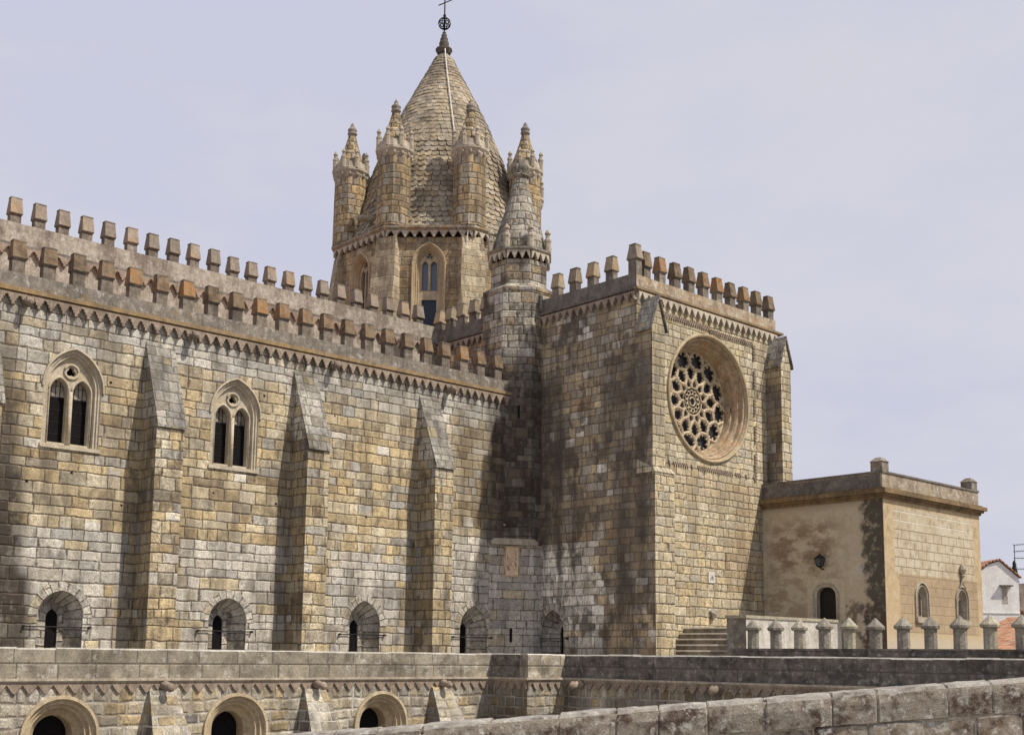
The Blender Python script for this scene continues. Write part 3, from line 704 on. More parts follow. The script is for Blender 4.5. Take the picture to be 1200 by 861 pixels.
# corner buttresses with gabled tops
for (x0, x1, low) in ((38.1, 38.92, 1), (47.55, 48.35, 0)):
    yf = 32.42; ze, za = 14.0, 15.35; xm = (x0 + x1) / 2
    mb = MB(); dx = .003 if low else 0
    mb.hexa([(x0 - dx, yf, -.95), (x1, yf, -.95), (x1, YS - .002, -.95), (x0 - dx, YS - .002, -.95)], [(x0 - dx, yf, ze), (x1, yf, ze), (x1, YS - .002, ze), (x0 - dx, YS - .002, ze)], 0, cap=(0, 0))
    # split the shaded flank off to the side masonry
    mb.mi[3] = 1
    mb.face([(x0 - dx, yf, ze), (x1, yf, ze), (xm, yf, za)])
    e = .09; yb = YS - .002
    for s, xe in ((-1, x0), (1, x1)):
        zz = ze - .06
        a = [(xe + s * .13, yf - e, zz - .05), (xm, yf - e, za), (xm, yb, za), (xe + s * .13, yb, zz - .05)]
        b = [(p[0], p[1], p[2] + .13) for p in a]
        if s > 0: a.reverse(); b.reverse()
        mb.hexa(a[::-1] if s < 0 else a[::-1], b[::-1] if s < 0 else b[::-1], 2)
    if low:
        mb.hexa([(x0 - .004, yf - .12, -.95), (39.35, yf - .12, -.95), (39.35, YS - .003, -.95), (x0 - .004, YS - .003, -.95)], [(x0 - .004, yf - .12, 7.75), (39.35, yf - .12, 7.75), (39.35, YS - .003, 7.75), (x0 - .004, YS - .003, 7.75)], 0, cap=(0, 0)); mb.mi[-1] = 1
        mb.hexa([(x0 - .03, yf - .17, 7.75), (39.42, yf - .17, 7.75), (39.42, YS - .003, 7.75), (x0 - .03, YS - .003, 7.75)], [(x0 - .006, yf - .01, 7.95), (39.3, yf - .01, 7.95), (39.3, YS - .003, 8.35), (x0 - .006, YS - .003, 8.35)], 0)
    mb.build('corner_buttress', [M['tr_front'], M['tr_side'], M['slope']], TR)
# cornices, parapets and merlons
mb = MB(); mb.fbox(SF, XW - .16, XE + .5, 15.82, 15.92, 0, .2); mb.fbox(SF, XW - .12, XE + .3, 15.74, 15.82, 0, .12); mb.build('string_course', M['string'], TR)
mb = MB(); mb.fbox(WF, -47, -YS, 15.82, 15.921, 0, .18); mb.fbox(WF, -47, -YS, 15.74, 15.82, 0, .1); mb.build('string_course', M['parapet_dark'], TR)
mb = MB(); frieze(mb, SF, XW, XE, 15.74, .43, .17, TREFOIL); mb.build('corbel_frieze', M['corbel_light'], TR)
mb = MB(); frieze(mb, WF, -47, -YS, 15.74, .43, .17, TREFOIL)
for k in range(33): mb.tube([WF.p(-47 + k * .43, 15.40, .1), WF.p(-47 + k * .43, 15.33, .19)], .055, 5)
mb.build('corbel_frieze', M['corbel'], TR)
mb = MB(); mb.box(XW + .0, XE + .1, YS + .0, YS + .45, 15.9, 16.52); mb.build('parapet', M['parapet_front'], TR)
mb = MB(); mb.box(XW - .02, XW + .43, YS + .46, 47.2, 15.9, 16.60); mb.box(XW - .003, XW - .0, YS - .0, YS + .46, 15.92, 16.5); mb.build('parapet', M['parapet_dark'], TR)  # shaded west side painted with darker render, thin sheet at the corner
mb = MB(); mb.box(XE - .35, XE + .1, YS + .46, 47.2, 15.9, 16.52); mb.build('parapet', M['parapet'], TR)
m2 = merlon_mb(SF, 38.86, 16.52, hs=.46, hc=.64).build('merlon', [M['merlon'], M['cap_lichen']], TR)
for k in range(1, 10): cp(m2, TR, (1.03 * k + random.uniform(-.02, .02), 0, random.uniform(-.02, .02)), random.uniform(-.03, .03))
merlon_mb(SOUTH(YS - .01), 38.29, 16.55, w_=.42, hs=.68, hc=.62, dep=.56).build('merlon', [M['merlon'], M['cap_plain']], TR)
m3_ = merlon_mb(WEST(XW - .0), -34.92, 16.55, hs=.46, hc=.62).build('merlon', [M['merlon'], M['cap_warm']], TR)
for k in (1, 2, 3, 7.45, 8.25, 9.05, 9.85, 10.65): cp(m3_, TR, (0, 1.13 * k, random.uniform(-.02, .02)), random.uniform(-.03, .03))
m4 = cp(m2, TR, (9.35, 2, 0), rad(-90))
for k in range(1, 6): cp(m4, TR, (0, 1.03 * k, 0), rad(-90))
# billet band framing the rose
mb = MB()
for k in range(26):
    x = 39.1 + k * .155; mb.fbox(SF, x, x + .09, 15.06, 15.15, 0, .07); mb.fbox(SF, x + .07, x + .16, 14.96, 15.05, 0, .07)
for k in range(22):
    x = 43.1 + k * .155; mb.fbox(SF, x, x + .09, 14.96, 15.05, 0, .07); mb.fbox(SF, x + .07, x + .16, 14.86, 14.95, 0, .07)
for k in range(44):
    z = 8.3 + k * .15
    if 4 < k < 40 and k % 9 < 3: continue
    mb.fbox(SF, 46.50, 46.58, z, z + .09, 0, .07); mb.fbox(SF, 46.60, 46.68, z + .07, z + .15, 0, .07)
for k in range(44):
    x = 39.7 + k * .155
    if random.random() < .3: continue
    mb.fbox(SF, x, x + .09, 8.48, 8.56, 0, .06); mb.fbox(SF, x + .07, x + .15, 8.38, 8.46, 0, .06)
mb.build('billet_moulding', M['corbel'], TR)
# rose window
mb = MB(); C_ = lambda r: circ(*RC, r, 64)
mb.loft(SF, [(C_(2.99), .0), (C_(2.98), .09), (C_(2.93), .12), (C_(2.87), .10), (C_(2.85), .02), (C_(2.83), -.02), (C_(2.82), -.10)], closed=True, smooth=False)
rose = mb.build('rose_window', M['trim_warm'], TR)
mb = MB(); mb.loft(SF, [(C_(2.82), -.10), (C_(2.76), -.07), (C_(2.70), -.11), (C_(2.68), -.30), (C_(2.60), -.34), (C_(2.54), -.31), (C_(2.50), -.40), (C_(2.48), -.62), (C_(2.40), -.66), (C_(2.38), -1.12)], closed=True, smooth=False)
for r_, d_, w_ in ((2.76, -.12, .055), (2.60, -.36, .06), (2.46, -.62, .05)):
    pts = [SF.p(x, z, d_) for x, z in circ(*RC, r_, 64)]; mb.tube(pts + [pts[0]], w_, 6, capends=False)
mb.build('splay', M['rose_in'], rose)
mb = MB()
def bar(r0, a0, r1, a1, w_=.088, d=.12):
    p = SF.p(RC[0] + r0 * math.cos(a0), RC[1] + r0 * math.sin(a0), -.98); q = SF.p(RC[0] + r1 * math.cos(a1), RC[1] + r1 * math.sin(a1), -.98)
    mb.tube([p, q], w_, 6, smooth=False)
def ring_(r, w_=.05, n=48): 
    pts = [SF.p(x, z, -.98) for x, z in circ(*RC, r, n)]; mb.tube(pts + [pts[0]], w_, 6)
N_ = 12; da = 2 * math.pi / N_
ring_(.20, .04, 16); ring_(.66, .045, 36)
for k in range(N_):
    a = k * da + .1
    pts = [SF.p(RC[0] + .43 * math.cos(a) + .105 * math.cos(q), RC[1] + .43 * math.sin(a) + .105 * math.sin(q), -.98) for q in [i * math.pi / 4 for i in range(9)]]
    mb.tube(pts, .032, 5)
    # honeycomb of petals, widening outwards
    h = da / 2
    bar(.66, a, .88, a); bar(.88, a, 1.08, a + h * .78); bar(.88, a, 1.08, a - h * .78)
    bar(1.08, a + h * .78, 1.24, a + h); bar(1.08, a - h * .78, 1.24, a - h)
    bar(1.24, a + h, 1.50, a + h); bar(1.50, a + h, 1.68, a + h + h * .8); bar(1.50, a + h, 1.68, a + h - h * .8)
    bar(1.68, a + h * .2, 1.80, a); bar(1.68, a - h * .2, 1.80, a)
    bar(1.80, a, 2.02, a); bar(2.02, a, 2.40, a + h * .55); bar(2.02, a, 2.40, a - h * .55)
    bar(1.50, a + h, 1.62, a + h, .09)
    # cusps
    bar(1.30, a + h * .0, 1.42, a + h * .0, .05) if False else None
    for s in (-1, 1):
        bar(1.40, a + h, 1.37, a + h - s * h * .42, .045); bar(1.16, a + s * h * .90, 1.22, a + s * h * .55, .045); bar(.98, a + s * h * .42, 1.04, a + s * h * .12, .04); bar(1.92, a, 1.93, a + s * h * .32, .045); bar(1.60, a + h - s * h * .5, 1.70, a + h - s * h * .28, .045); bar(2.2, a + s * h * .3, 2.12, a + s * h * .62, .045)
    bar(2.22, a + h, 2.40, a + h, .05)
for k in range(N_):
    a = k * da + .1
    for rr_, aa, q_ in ((2.20, a, .11),):
        pts = [SF.p(RC[0] + rr_ * math.cos(aa) + q_ * math.cos(i * math.pi / 4), RC[1] + rr_ * math.sin(aa) + q_ * math.sin(i * math.pi / 4), -.98) for i in range(9)]
        mb.tube(pts, .034, 5)
ring_(2.38, .06, 64)
mb.build('tracery', M['trac'], rose)
mb = MB(); mb.holed(SF, C_(2.5), [], -1.14)
mb.build('pane', M['roseglass'], rose)
# small white carved plaque and broken corbel low on the front
mb = MB(); mb.fbox(SF, 42.86, 43.3, 3.35, 3.85, 0, .05); mb.tube([SF.p(43.0, 3.5, .06), SF.p(43.08, 3.75, .07), SF.p(43.18, 3.5, .06)], .035, 5); mb.build('plaque', M['marblew'], TR)
mb = MB(); mb.tube([SF.p(43.1, 1.75, 0), SF.p(43.12, 1.95, .18), SF.p(43.02, 2.15, .05)], [.12, .16, .1], 7); mb.build('corbel', M['trim'], TR)
mb = MB(); mb.fbox(SF, 39.35, 39.9, 14.15, 14.42, 0, .015); mb.build('plaque', M['marblew'], TR)

# ================================================================== STAIR TURRET
TC = (38.15, 40.82)
ST = thing('stair_turret', (TC[0], TC[1], -.95), 'octagonal stone stair turret with bell shaped cone in the angle of nave and transept', 'turret')
r8 = rad(22.5)
mb = MB(); mb.lathe(TC, [(1.80, -.95), (1.80, 16.95), (1.84, 17.0), (1.84, 17.12), (1.46, 17.35), (1.42, 17.4), (1.42, 18.6)], 8, rot=r8)
mb.build('shaft', M['turret'], ST)
mb = MB(); mb.lathe(TC, [(1.42, 18.98), (1.62, 19.0), (1.66, 19.06), (1.66, 19.16), (1.5, 19.2)], 8, rot=r8); mb.build('cornice', M['parapet'], ST)
def oct_frieze(mb, c, R, ztop, unit, depth, prof, rot=r8, sides=8):
    for k in range(sides):
        a0 = rot + k * 2 * math.pi / sides; a1 = a0 + 2 * math.pi / sides
        p0 = Vector((c[0] + R * math.cos(a0), c[1] + R * math.sin(a0), 0)); p1 = Vector((c[0] + R * math.cos(a1), c[1] + R * math.sin(a1), 0))
        am = (a0 + a1) / 2; n = Vector((math.cos(am), math.sin(am), 0)); frieze(mb, Frame(p0, p1 - p0, n), 0, (p1 - p0).length, ztop, unit, depth, prof)
mb = MB(); oct_frieze(mb, TC, 1.42, 19.0, .36, .16, TREFOIL); mb.build('corbel_frieze', M['corbel_light'], ST)
def cone_prof(pts): return pts
mb = MB(); mb.lathe(TC, [(1.36, 19.18), (1.30, 19.5), (1.20, 19.95), (1.04, 20.5), (.86, 21.05), (.68, 21.6), (.54, 22.1), (.43, 22.6), (.36, 22.95), (.33, 23.1)], 16, vs=2)
mb.build('cone', M['cap_grey'], ST)
mb = MB(); mb.lathe(TC, [(.30, 23.05), (.44, 23.15), (.46, 23.22), (.36, 23.3), (.42, 23.42), (.46, 23.55), (.40, 23.7), (.26, 23.82), (.18, 23.86), (.20, 23.93), (.12, 24.05), (.02, 24.15)], 14, smooth=True); mb.build('finial', M['cap_grey'], ST)
def pinnacle_mb(x, y, z, h=.95, r=.13):
    m = MB(); m.lathe((x, y), [(r * 1.15, z - .15), (r * 1.15, z + h * .40), (r * 1.3, z + h * .42), (r * 1.3, z + h * .5), (r * .8, z + h * .56), (r * .75, z + h * .72), (r * 1.1, z + h * .76), (r * 1.1, z + h * .80), (r * .6, z + h * .9), (.01, z + h)], 7, smooth=False); return m
p0 = None
for k in range(8):
    a = r8 + k * math.pi / 4; x, y = TC[0] + 1.48 * math.cos(a), TC[1] + 1.48 * math.sin(a)
    if p0 is None: p0 = pinnacle_mb(x, y, 19.2, 1.12, .14).build('pinnacle', M['trim'], ST); bx, by = x, y
    else: cp(p0, ST, (x - bx, y - by, 0))
# hood slab, arms panel and slits on the diagonal face
ap = 1.80 * math.cos(r8)
dn = Vector((-1, -1, 0)).normalized(); UF = Frame(Vector((TC[0], TC[1], 0)) + dn * ap, (1, -1, 0), dn)
ql, qr = Vector((35.72, 39.999, 0)), Vector((37.62, 38.98 + .1, 0)); qa = (qr - ql).normalized(); dn = Vector((qa.y, -qa.x, 0)); DF = Frame((ql + qr) / 2, qa, dn)
mb = MB(); mb.hexa([ql, qr, (38.099, 39.08, 0), (38.099, 39.999, 0)], [ql, qr, (38.099, 39.08, 0), (38.099, 39.999, 0)])
mb = MB(); b4 = [Vector((p[0], p[1], -.95)) for p in (ql, qr, (38.099, 39.08), (38.099, 39.999))]; mb.hexa(b4, [p + Vector((0, 0, 5.95)) for p in b4])
mb.build('foot', M['pale_ashlar'], ST)
mb = MB(); mb.prism(DF, [(-1.02, 4.97), (1.12, 4.97), (1.18, 5.08), (1.0, 5.24), (-.9, 5.24), (-1.06, 5.10)], -.5, .26); mb.build('hood', M['trim'], ST)
mb = MB()
o_ = [(-.37, 3.55), (.37, 3.55), (.37, 4.93), (-.37, 4.93)]
mb.prism(DF, o_, 0, .05); mb.tube([DF.p(-.33, 3.6, .05), DF.p(.33, 3.6, .05), DF.p(.33, 4.88, .05), DF.p(-.33, 4.88, .05), DF.p(-.33, 3.6, .05)], .035, 5)
mb.tube([DF.p(x, z, .06) for x, z in [(-.20, 4.35)] + [(.20 * math.cos(math.pi - k * math.pi / 8), 4.5 + .26 * math.sin(k * math.pi / 8)) for k in range(9)] + [(.20, 4.35)]], .025, 5)
for pts, r in (([(-.1, 3.85), (-.16, 4.0), (-.05, 4.12), (-.12, 4.3), (.0, 4.45), (.02, 4.6)], .045), ([(.02, 4.3), (.12, 4.2), (.15, 4.0), (.08, 3.85)], .04), ([(-.05, 4.1), (.05, 4.05), (.1, 4.1)], .05), ([(.0, 4.5), (.1, 4.42), (.14, 4.32)], .03)):
    mb.tube([DF.p(x * 1.35, z, .055) for x, z in pts], r, 6)
mb.build('arms_panel', M['marble'], ST)
mb = MB(); mb.fbox(DF, -.06, .06, .62, 1.25, -.1, .004); mb.build('slit_window', M['black'], ST)
mb = MB(); mb.fbox(UF, .05, .15, 10.85, 11.45, -.1, .004); mb.build('slit_window', M['black'], ST)
mb = MB(); mb.tube([UF.p(-.5, 5.9, -.1), UF.p(-.5, 5.9, .25)], [.07, .05], 6); mb.build('water_spout', M['trim'], ST)

# ================================================================== LANTERN TOWER
LC = (43.05, 52.95)
LT = thing('lantern_tower', (LC[0], LC[1], 14), 'octagonal crossing tower with stone scaled spire ringed by small turrets', 'tower')
RL = 6.12; apo = RL * math.cos(r8)
def oface(k, R=RL):  # face frame, k index by angle of normal
    am = rad(k); n = Vector((math.cos(am), math.sin(am), 0)); return Frame(Vector((LC[0], LC[1], 0)) + n * R * math.cos(r8), Vector((0, 0, 1)).cross(n), n)
fw_ = RL * math.sin(r8)
mb = MB()
LW = dict(W=.62, sp=21.9, rise=.95, base=20.9)
for k in range(0, 360, 45):
    F = oface(k)
    mb.holed(F, [(-fw_, 14), (fw_, 14), (fw_, 22.45), (-fw_, 22.45)], [arch(.86, 20.9, 1.2, 17.5)])
mb.build('drum', M['lantern'], LT)
for k in range(0, 360, 45):
    F = oface(k)
    mb = MB(); A = lambda o: arch(.86, 20.9, 1.2, 17.5, o, 12)
    mb.loft(F, [(A(.07), 0.), (A(.06), .07), (A(0.), .07), (A(-.02), -.02), (A(-.08), -.02), (A(-.10), -.14), (A(-.17), -.12), (A(-.20), -.28), (A(-.28), -.26), (A(-.30), -.42)])
    wf = mb.build('window', M['trim_warm'], LT)
    mb = MB()
    sp_, q, lw = 20.95, .24, .165
    diag = k in (225, 45, 135, 315)
    b0 = 19.55 if diag else 17.6
    lan = [shift(arch(lw, sp_, lw * 1.5, b0), s * q) for s in (-1, 1)]
    rd = circ(0, 21.5, .17, 12)
    hs = lan + [rd]
    mb.holed(F, A(-.30), hs + ([[(-.40, 17.6), (.40, 17.6), (.40, 19.05), (-.40, 19.05)]] if diag else []), -.40)
    for l in hs: mb.loft(F, [(l, -.40), (l, -.55)], closed=True)
    mb.tube([F.p(0, b0, -.38), F.p(0, 20.95, -.38)], .05, 6)
    for s in (-1, 1): mb.tube([F.p(x, z, -.385) for x, z in shift(arch(lw, sp_, lw * 1.5, b0, .035, 8), s * q)], .03, 5)
    mb.tube([F.p(x, z, -.385) for x, z in circ(0, 21.5, .2, 14)] + [F.p(.2, 21.5, -.385)], .035, 5)
    for qa in range(3):
        an = rad(90 + 120 * qa); mb.tube([F.p(.17 * math.cos(an + math.pi / 3), 21.5 + .17 * math.sin(an + math.pi / 3), -.42), F.p(.05 * math.cos(an + math.pi / 3), 21.5 + .05 * math.sin(an + math.pi / 3), -.42)], [.05, .02], 5)
    mb.build('tracery', M['trac'], wf)
    mb = MB(); mb.fbox(F, -.5, .5, b0 - .02 if diag else 17.5, 21.9, -.62, -.56); mb.build('pane', M['glassblue'] if diag else M['black'], wf)
    if diag:
        mb = MB(); mb.fbox(F, -.45, .45, 17.5, 19.1, -.60, -.47); mb.build('shutter', M['shutter'], wf)
# corner piers: battered, widening towards the foot
for k in range(8):
    a = rad(-157.5 + 45 * k); d = Vector((math.cos(a), math.sin(a), 0)); s_ = Vector((-d.y, d.x, 0)); c = Vector((LC[0], LC[1], 0))
    mb = MB()
    def R4(z, out, hw): return [c + d * (RL + out) - s_ * hw * -1 + Vector((0, 0, z)), c + d * (RL - .6) + s_ * hw + Vector((0, 0, z)), c + d * (RL - .6) - s_ * hw + Vector((0, 0, z)), c + d * (RL + out) - s_ * hw + Vector((0, 0, z))]
    l0, l1, l2 = R4(14, 1.2, .72), R4(20.3, .30, .72), R4(22.45, .04, .6)
    # pale dressed faces
    mb.hexa(l0, l1, 0, cap=(0, 0)); mb.hexa(l1, l2, 0)
    mb.build('corner_pier', M['lantern_pale'], LT)
# cornice
mb = MB(); mb.lathe(LC, [(6.1, 22.72), (6.34, 22.75), (6.38, 22.82), (6.46, 22.9), (6.46, 23.02), (5.0, 23.2)], 8, rot=r8, top=False); mb.build('cornice', M['parapet'], LT)
mb = MB(); oct_frieze(mb, LC, 6.13, 22.80, .52, .2, TREFOIL); mb.build('corbel_frieze', M['corbel_light'], LT)
# spire core and its stone scales
SP = [(5.55, 23.1), (5.05, 24.4), (4.65, 25.8), (4.28, 27.2), (3.84, 28.5), (3.38, 29.8), (2.88, 31.0), (2.36, 32.1), (1.80, 33.2), (1.28, 34.2), (.82, 35.1), (.46, 35.85), (.36, 36.05)]
mb = MB(); mb.lathe(LC, [(r - .10, z) for r, z in SP], 32, smooth=True)
sp_core = mb.build('spire', M['cap_grey'], LT)
def sr(z):
    for (r0, z0), (r1, z1) in zip(SP, SP[1:]):
        if z <= z1: return r0 + (r1 - r0) * (z - z0) / (z1 - z0), (r1 - r0) / (z1 - z0)
    return SP[-1][0], -.5
mb = MB(); z = 23.1; row = 0
tones = [(.35, .295, .215), (.38, .32, .23), (.33, .285, .22), (.36, .315, .25), (.39, .33, .245), (.30, .255, .195), (.36, .29, .20)]
while z < 35.6:
    big_ = z < 29; hh = (.36 if big_ else .30) * (1. if z < 33 else .85); r, sl = sr(z); 
    # the cone follows the octagon slightly at its foot
    wd = .43 if big_ else (.36 if z < 32.5 else .30)
    n = max(10, int(2 * math.pi * r / wd)); oc = max(0., 1 - (z - 23) / 9.) * .055
    for k in range(n):
        a = 2 * math.pi * (k + .5 * (row % 2) + random.uniform(-.06, .06)) / n
        if math.cos(a - rad(-129.3)) < -.35: continue
        rr = r * (1 + oc * (math.cos(8 * a + math.pi) * .5) * -1 * -1)
        d = Vector((math.cos(a), math.sin(a), 0)); tg = Vector((-d.y, d.x, 0)); upv = (Vector((0, 0, 1)) + d * sl).normalized(); nn = (d - Vector((0, 0, 1)) * sl).normalized()
        c = Vector((LC[0], LC[1], z)) + d * (rr - .06); hw = math.pi * r / n * .95; L = hh * 1.25
        th = (.10 if big_ else .06) + random.uniform(-.02, .02); tone = random.choice(tones); kk = random.uniform(.84, 1.14); mb.cur = tuple(x * kk for x in tone)
        if big_: o5 = [(-hw, .30 * L), (-hw * .8, .08 * L), (-hw * .35, 0), (hw * .35, 0), (hw * .8, .08 * L), (hw, .30 * L)]
        else: o5 = [(-hw, .12 * L), (-hw * .6, 0), (hw * .6, 0), (hw, .12 * L)]
        low = [c + tg * x + upv * y + nn * th for x, y in o5]; topp = [c + tg * hw + upv * L + nn * .03, c - tg * hw + upv * L + nn * .03]
        mb.face(low + topp)
        back = [c + tg * x + upv * y - nn * .06 for x, y in o5]
        for i in range(len(o5) - 1): mb.face([back[i], back[i + 1], low[i + 1], low[i]])
        mb.face([topp[1] - nn * .08, back[0], low[0], topp[1]]); mb.face([back[-1], topp[0] - nn * .08, topp[0], low[-1]])
    z += hh * .93; row += 1
mb.build('scale_courses', M['attr'], sp_core)
# corner turrets
def corner_turret(x, y):
    mb = MB(); mb.lathe((x, y), [(.96, 23.08), (.92, 27.1)], 10, rot=.2); sh = mb.build('corner_turret', M['shaft'], LT)
    mb = MB(); mb.lathe((x, y), [(.90, 27.0), (1.0, 27.2), (.98, 27.25), (1.10, 27.42), (1.10, 27.56), (1.0, 27.62), (.96, 27.95), (.80, 28.0)], 10, rot=.2)
    for k in range(14):
        a = 2 * math.pi * k / 14; mb.tube([(x + .9 * math.cos(a), y + .9 * math.sin(a), 27.08), (x + 1.0 * math.cos(a), y + 1.0 * math.sin(a), 27.3)], .07, 5)
    mb.build('cornice', M['corbel_light'], sh)
    mb = MB(); mb.lathe((x, y), [(.90, 27.8), (.72, 28.2), (.54, 28.7), (.38, 29.2), (.26, 29.65), (.20, 29.9)], 12, vs=2); mb.build('cone', M['scale'], sh)
    mb = MB(); mb.lathe((x, y), [(.18, 29.85), (.28, 29.92), (.28, 29.99), (.19, 30.04), (.26, 30.12), (.27, 30.22), (.17, 30.34), (.11, 30.38), (.13, 30.45), (.05, 30.6), (.01, 30.66)], 10, smooth=True); mb.build('finial', M['fin'], sh)
    mb = MB()
    for k in range(8):
        a = r8 + .1 + k * math.pi / 4; px, py = x + .96 * math.cos(a), y + .96 * math.sin(a); q = pinnacle_mb(px, py, 27.7, 1.02, .12); q.build('pinnacle', M['trim'], sh)
    return sh
for k in range(8):
    a = rad(-157.5 + 45 * k); corner_turret(LC[0] + 5.45 * math.cos(a), LC[1] + 5.45 * math.sin(a))
# small dormer with its stone spout on the west side of the spire
F = Frame((LC[0] - 4.2, LC[1] - .2, 0), (0, -1, 0), (-1, 0, 0))
mb = MB(); mb.prism(F, [(-.62, 23.6), (.62, 23.6), (.62, 25.4), (0, 26.1), (-.62, 25.4)], -1.2, .35); dm = mb.build('dormer', M['shaft'], LT)
mb = MB(); mb.fbox(F, -.32, .32, 24.4, 25.35, .2, .36); mb.build('opening', M['black'], dm)
mb = MB(); mb.tube([F.p(0, 24.2, .2), F.p(0, 24.15, 1.0), F.p(0, 24.05, 1.6), F.p(0, 24.0, 2.0)], [.26, .22, .2, .10], 8); mb.build('spout', M['trim'], dm)
# crowning finial, cage ball and vane
mb = MB(); mb.lathe(LC, [(.38, 35.95), (.46, 36.1), (.52, 36.2), (.50, 36.28), (.26, 36.36), (.30, 36.45), (.30, 36.7), (.24, 36.78), (.24, 36.95), (.18, 37.0), (.17, 37.2), (.10, 37.28), (.12, 37.36), (.04, 37.45)], 12, smooth=False)
fi = mb.build('finial', M['lead'], LT)
mb = MB(); cz = 37.95; rb = .37
for k in range(6):
    a = k * math.pi / 6; mb.tube([(LC[0] + rb * math.cos(q) * math.cos(a), LC[1] + rb * math.cos(q) * math.sin(a), cz + rb * math.sin(q)) for q in [i * math.pi / 8 for i in range(17)]], .022, 5)
for q in (-.5, 0, .5):
    mb.tube([(LC[0] + rb * math.cos(q) * math.cos(b), LC[1] + rb * math.cos(q) * math.sin(b), cz + rb * math.sin(q)) for b in [i * math.pi / 8 for i in range(17)]], .022, 5)
mb.tube([(LC[0], LC[1], 37.3), (LC[0], LC[1], 41.0)], .04, 6); mb.lathe(LC, [(.02, 38.36), (.09, 38.42), (.09, 38.5), (.02, 38.6)], 8)
d = Vector((.66, -.62, .42)).normalized(); c = Vector((LC[0], LC[1], 39.3))
mb.tube([c - d * .42, c + d * .62], .035, 5)
mb.build('vane', M['iron'], fi)
# pale lightning cable running down the spire
pts = []
for zz in [36.1, 35.5, 34.2, 32.5, 31, 29.5, 28, 26, 24.6, 23.35]:
    r, sl = sr(zz); a = rad(-121.5 + (36 - zz) * .48); pts.append((LC[0] + (r + .12) * math.cos(a), LC[1] + (r + .12) * math.sin(a), zz))
a = rad(-115.5); pts.append((LC[0] + 6.5 * math.cos(a), LC[1] + 6.5 * math.sin(a), 23.1)); pts.append((LC[0] + 6.3 * math.cos(a), LC[1] + 6.3 * math.sin(a), 22.6)); pts.append((LC[0] + 5.95 * math.cos(rad(-118)), LC[1] + 5.95 * math.sin(rad(-118)), 19.6))
mb = MB(); mb.tube(pts, .035, 5); mb.build('lightning_cable', M['cable'], LT)

# ================================================================== CHAPEL
CH = thing('chapel', (51.6, 30, -.95), 'low flat roofed chapel with stained ochre stucco, grey cornice and small arched door', 'chapel')
CX0, CX1, CY0, CY1 = 47.1, 56.05, 27.0, 34.5
CW, CS = WEST(CX0), SOUTH(CY0)
DY = 29.95
WXC = [50.2, 53.95]
mb = MB(); mb.holed(CW, [(-CY1, -.95), (-CY0, -.95), (-CY0, 7.25), (-CY1, 7.25)], [shift(arch(.50, 2.82, .42, .9, 0, 8), -DY)]); mb.build('west_wall', M['st_w'], CH)
mb = MB(); mb.holed(CS, [(CX0, -.95), (CX1, -.95), (CX1, 7.25), (CX0, 7.25)], [shift(arch(.42, 2.85, .48, 1.95), x) for x in WXC]); mb.build('south_wall', M['st_s'], CH)
mb = MB(); mb.face([(CX1, CY0, -.95), (CX1, CY1, -.95), (CX1, CY1, 7.25), (CX1, CY0, 7.25)]); mb.face([(CX0, CY0, 7.5), (CX1, CY0, 7.5), (CX1, CY1, 7.5), (CX0, CY1, 7.5)]); mb.build('east_wall', M['st_s'], CH)
mb = MB()
for e, z0, z1 in ((.08, 7.02, 7.14), (.18, 7.14, 7.24), (.30, 7.24, 7.42), (.14, 7.42, 7.5)): mb.box(CX0 - e, CX1 + e, CY0 - e, CY1, z0, z1)
mb.build('cornice', M['cornice'], CH)
mb = MB(); mb.box(CX0 + .0, CX1 - .0, CY0 + .0, CY1, 7.5, 8.16); mb.build('parapet', M['whitewash'] if False else M['parapet_front'], CH)
mb = MB(); mb.box(CX0 - .004, CX0, CY0 + .1, CY1, 7.5, 8.1); mb.build('parapet_shade_sheet', M['parapet_dark'], CH)  # thin dark sheet, puts the shade of the west side into the colour
mb = MB(); mb.box(CX0 - .05, CX1 + .05, CY0 - .05, CY1, 8.16, 8.24); mb.build('coping', M['parapet_dark'], CH)
for (x, y) in ((CX0 + .25, CY0 + .25), (CX1 - .3, CY0 + .3)):
    mb = MB(); mb.box(x - .28, x + .28, y - .28, y + .28, 8.24, 8.66); mb.hexa([(x - .32, y - .32, 8.66), (x + .32, y - .32, 8.66), (x + .32, y + .32, 8.66), (x - .32, y + .32, 8.66)], [(x - .12, y - .12, 8.86), (x + .12, y - .12, 8.86), (x + .12, y + .12, 8.86), (x - .12, y + .12, 8.86)]); mb.build('corner_block', M['merlon'], CH)
# door
A = lambda o: shift(arch(.50, 2.82, .42, .9, o, 8), -DY)
# plaster surround with the opening cut out
mb = MB(); mb.holed(CW, [(-DY - .98, .9), (-DY + .98, .9), (-DY + .98, 3.60), (-DY - .98, 3.60)], [A(.0)], .012); mb.build('door_surround', M['surround'], CH)
mb = MB(); mb.loft(CW, [(A(.19), .0), (A(.18), .05), (A(.14), .05), (A(.12), .03), (A(.04), .03), (A(.02), -.02), (A(0.), -.02), (A(0.), -.28)]); dr = mb.build('door', M['trim'], CH)
mb = MB(); mb.fbox(CW, -DY - .52, -DY + .52, .9, 3.3, -.36, -.27)
for k in range(-2, 3): mb.fbox(CW, -DY + k * .17 - .008, -DY + k * .17 + .008, .9, 3.2, -.271, -.262)
mb.build('door_leaf', M['wood'], dr)
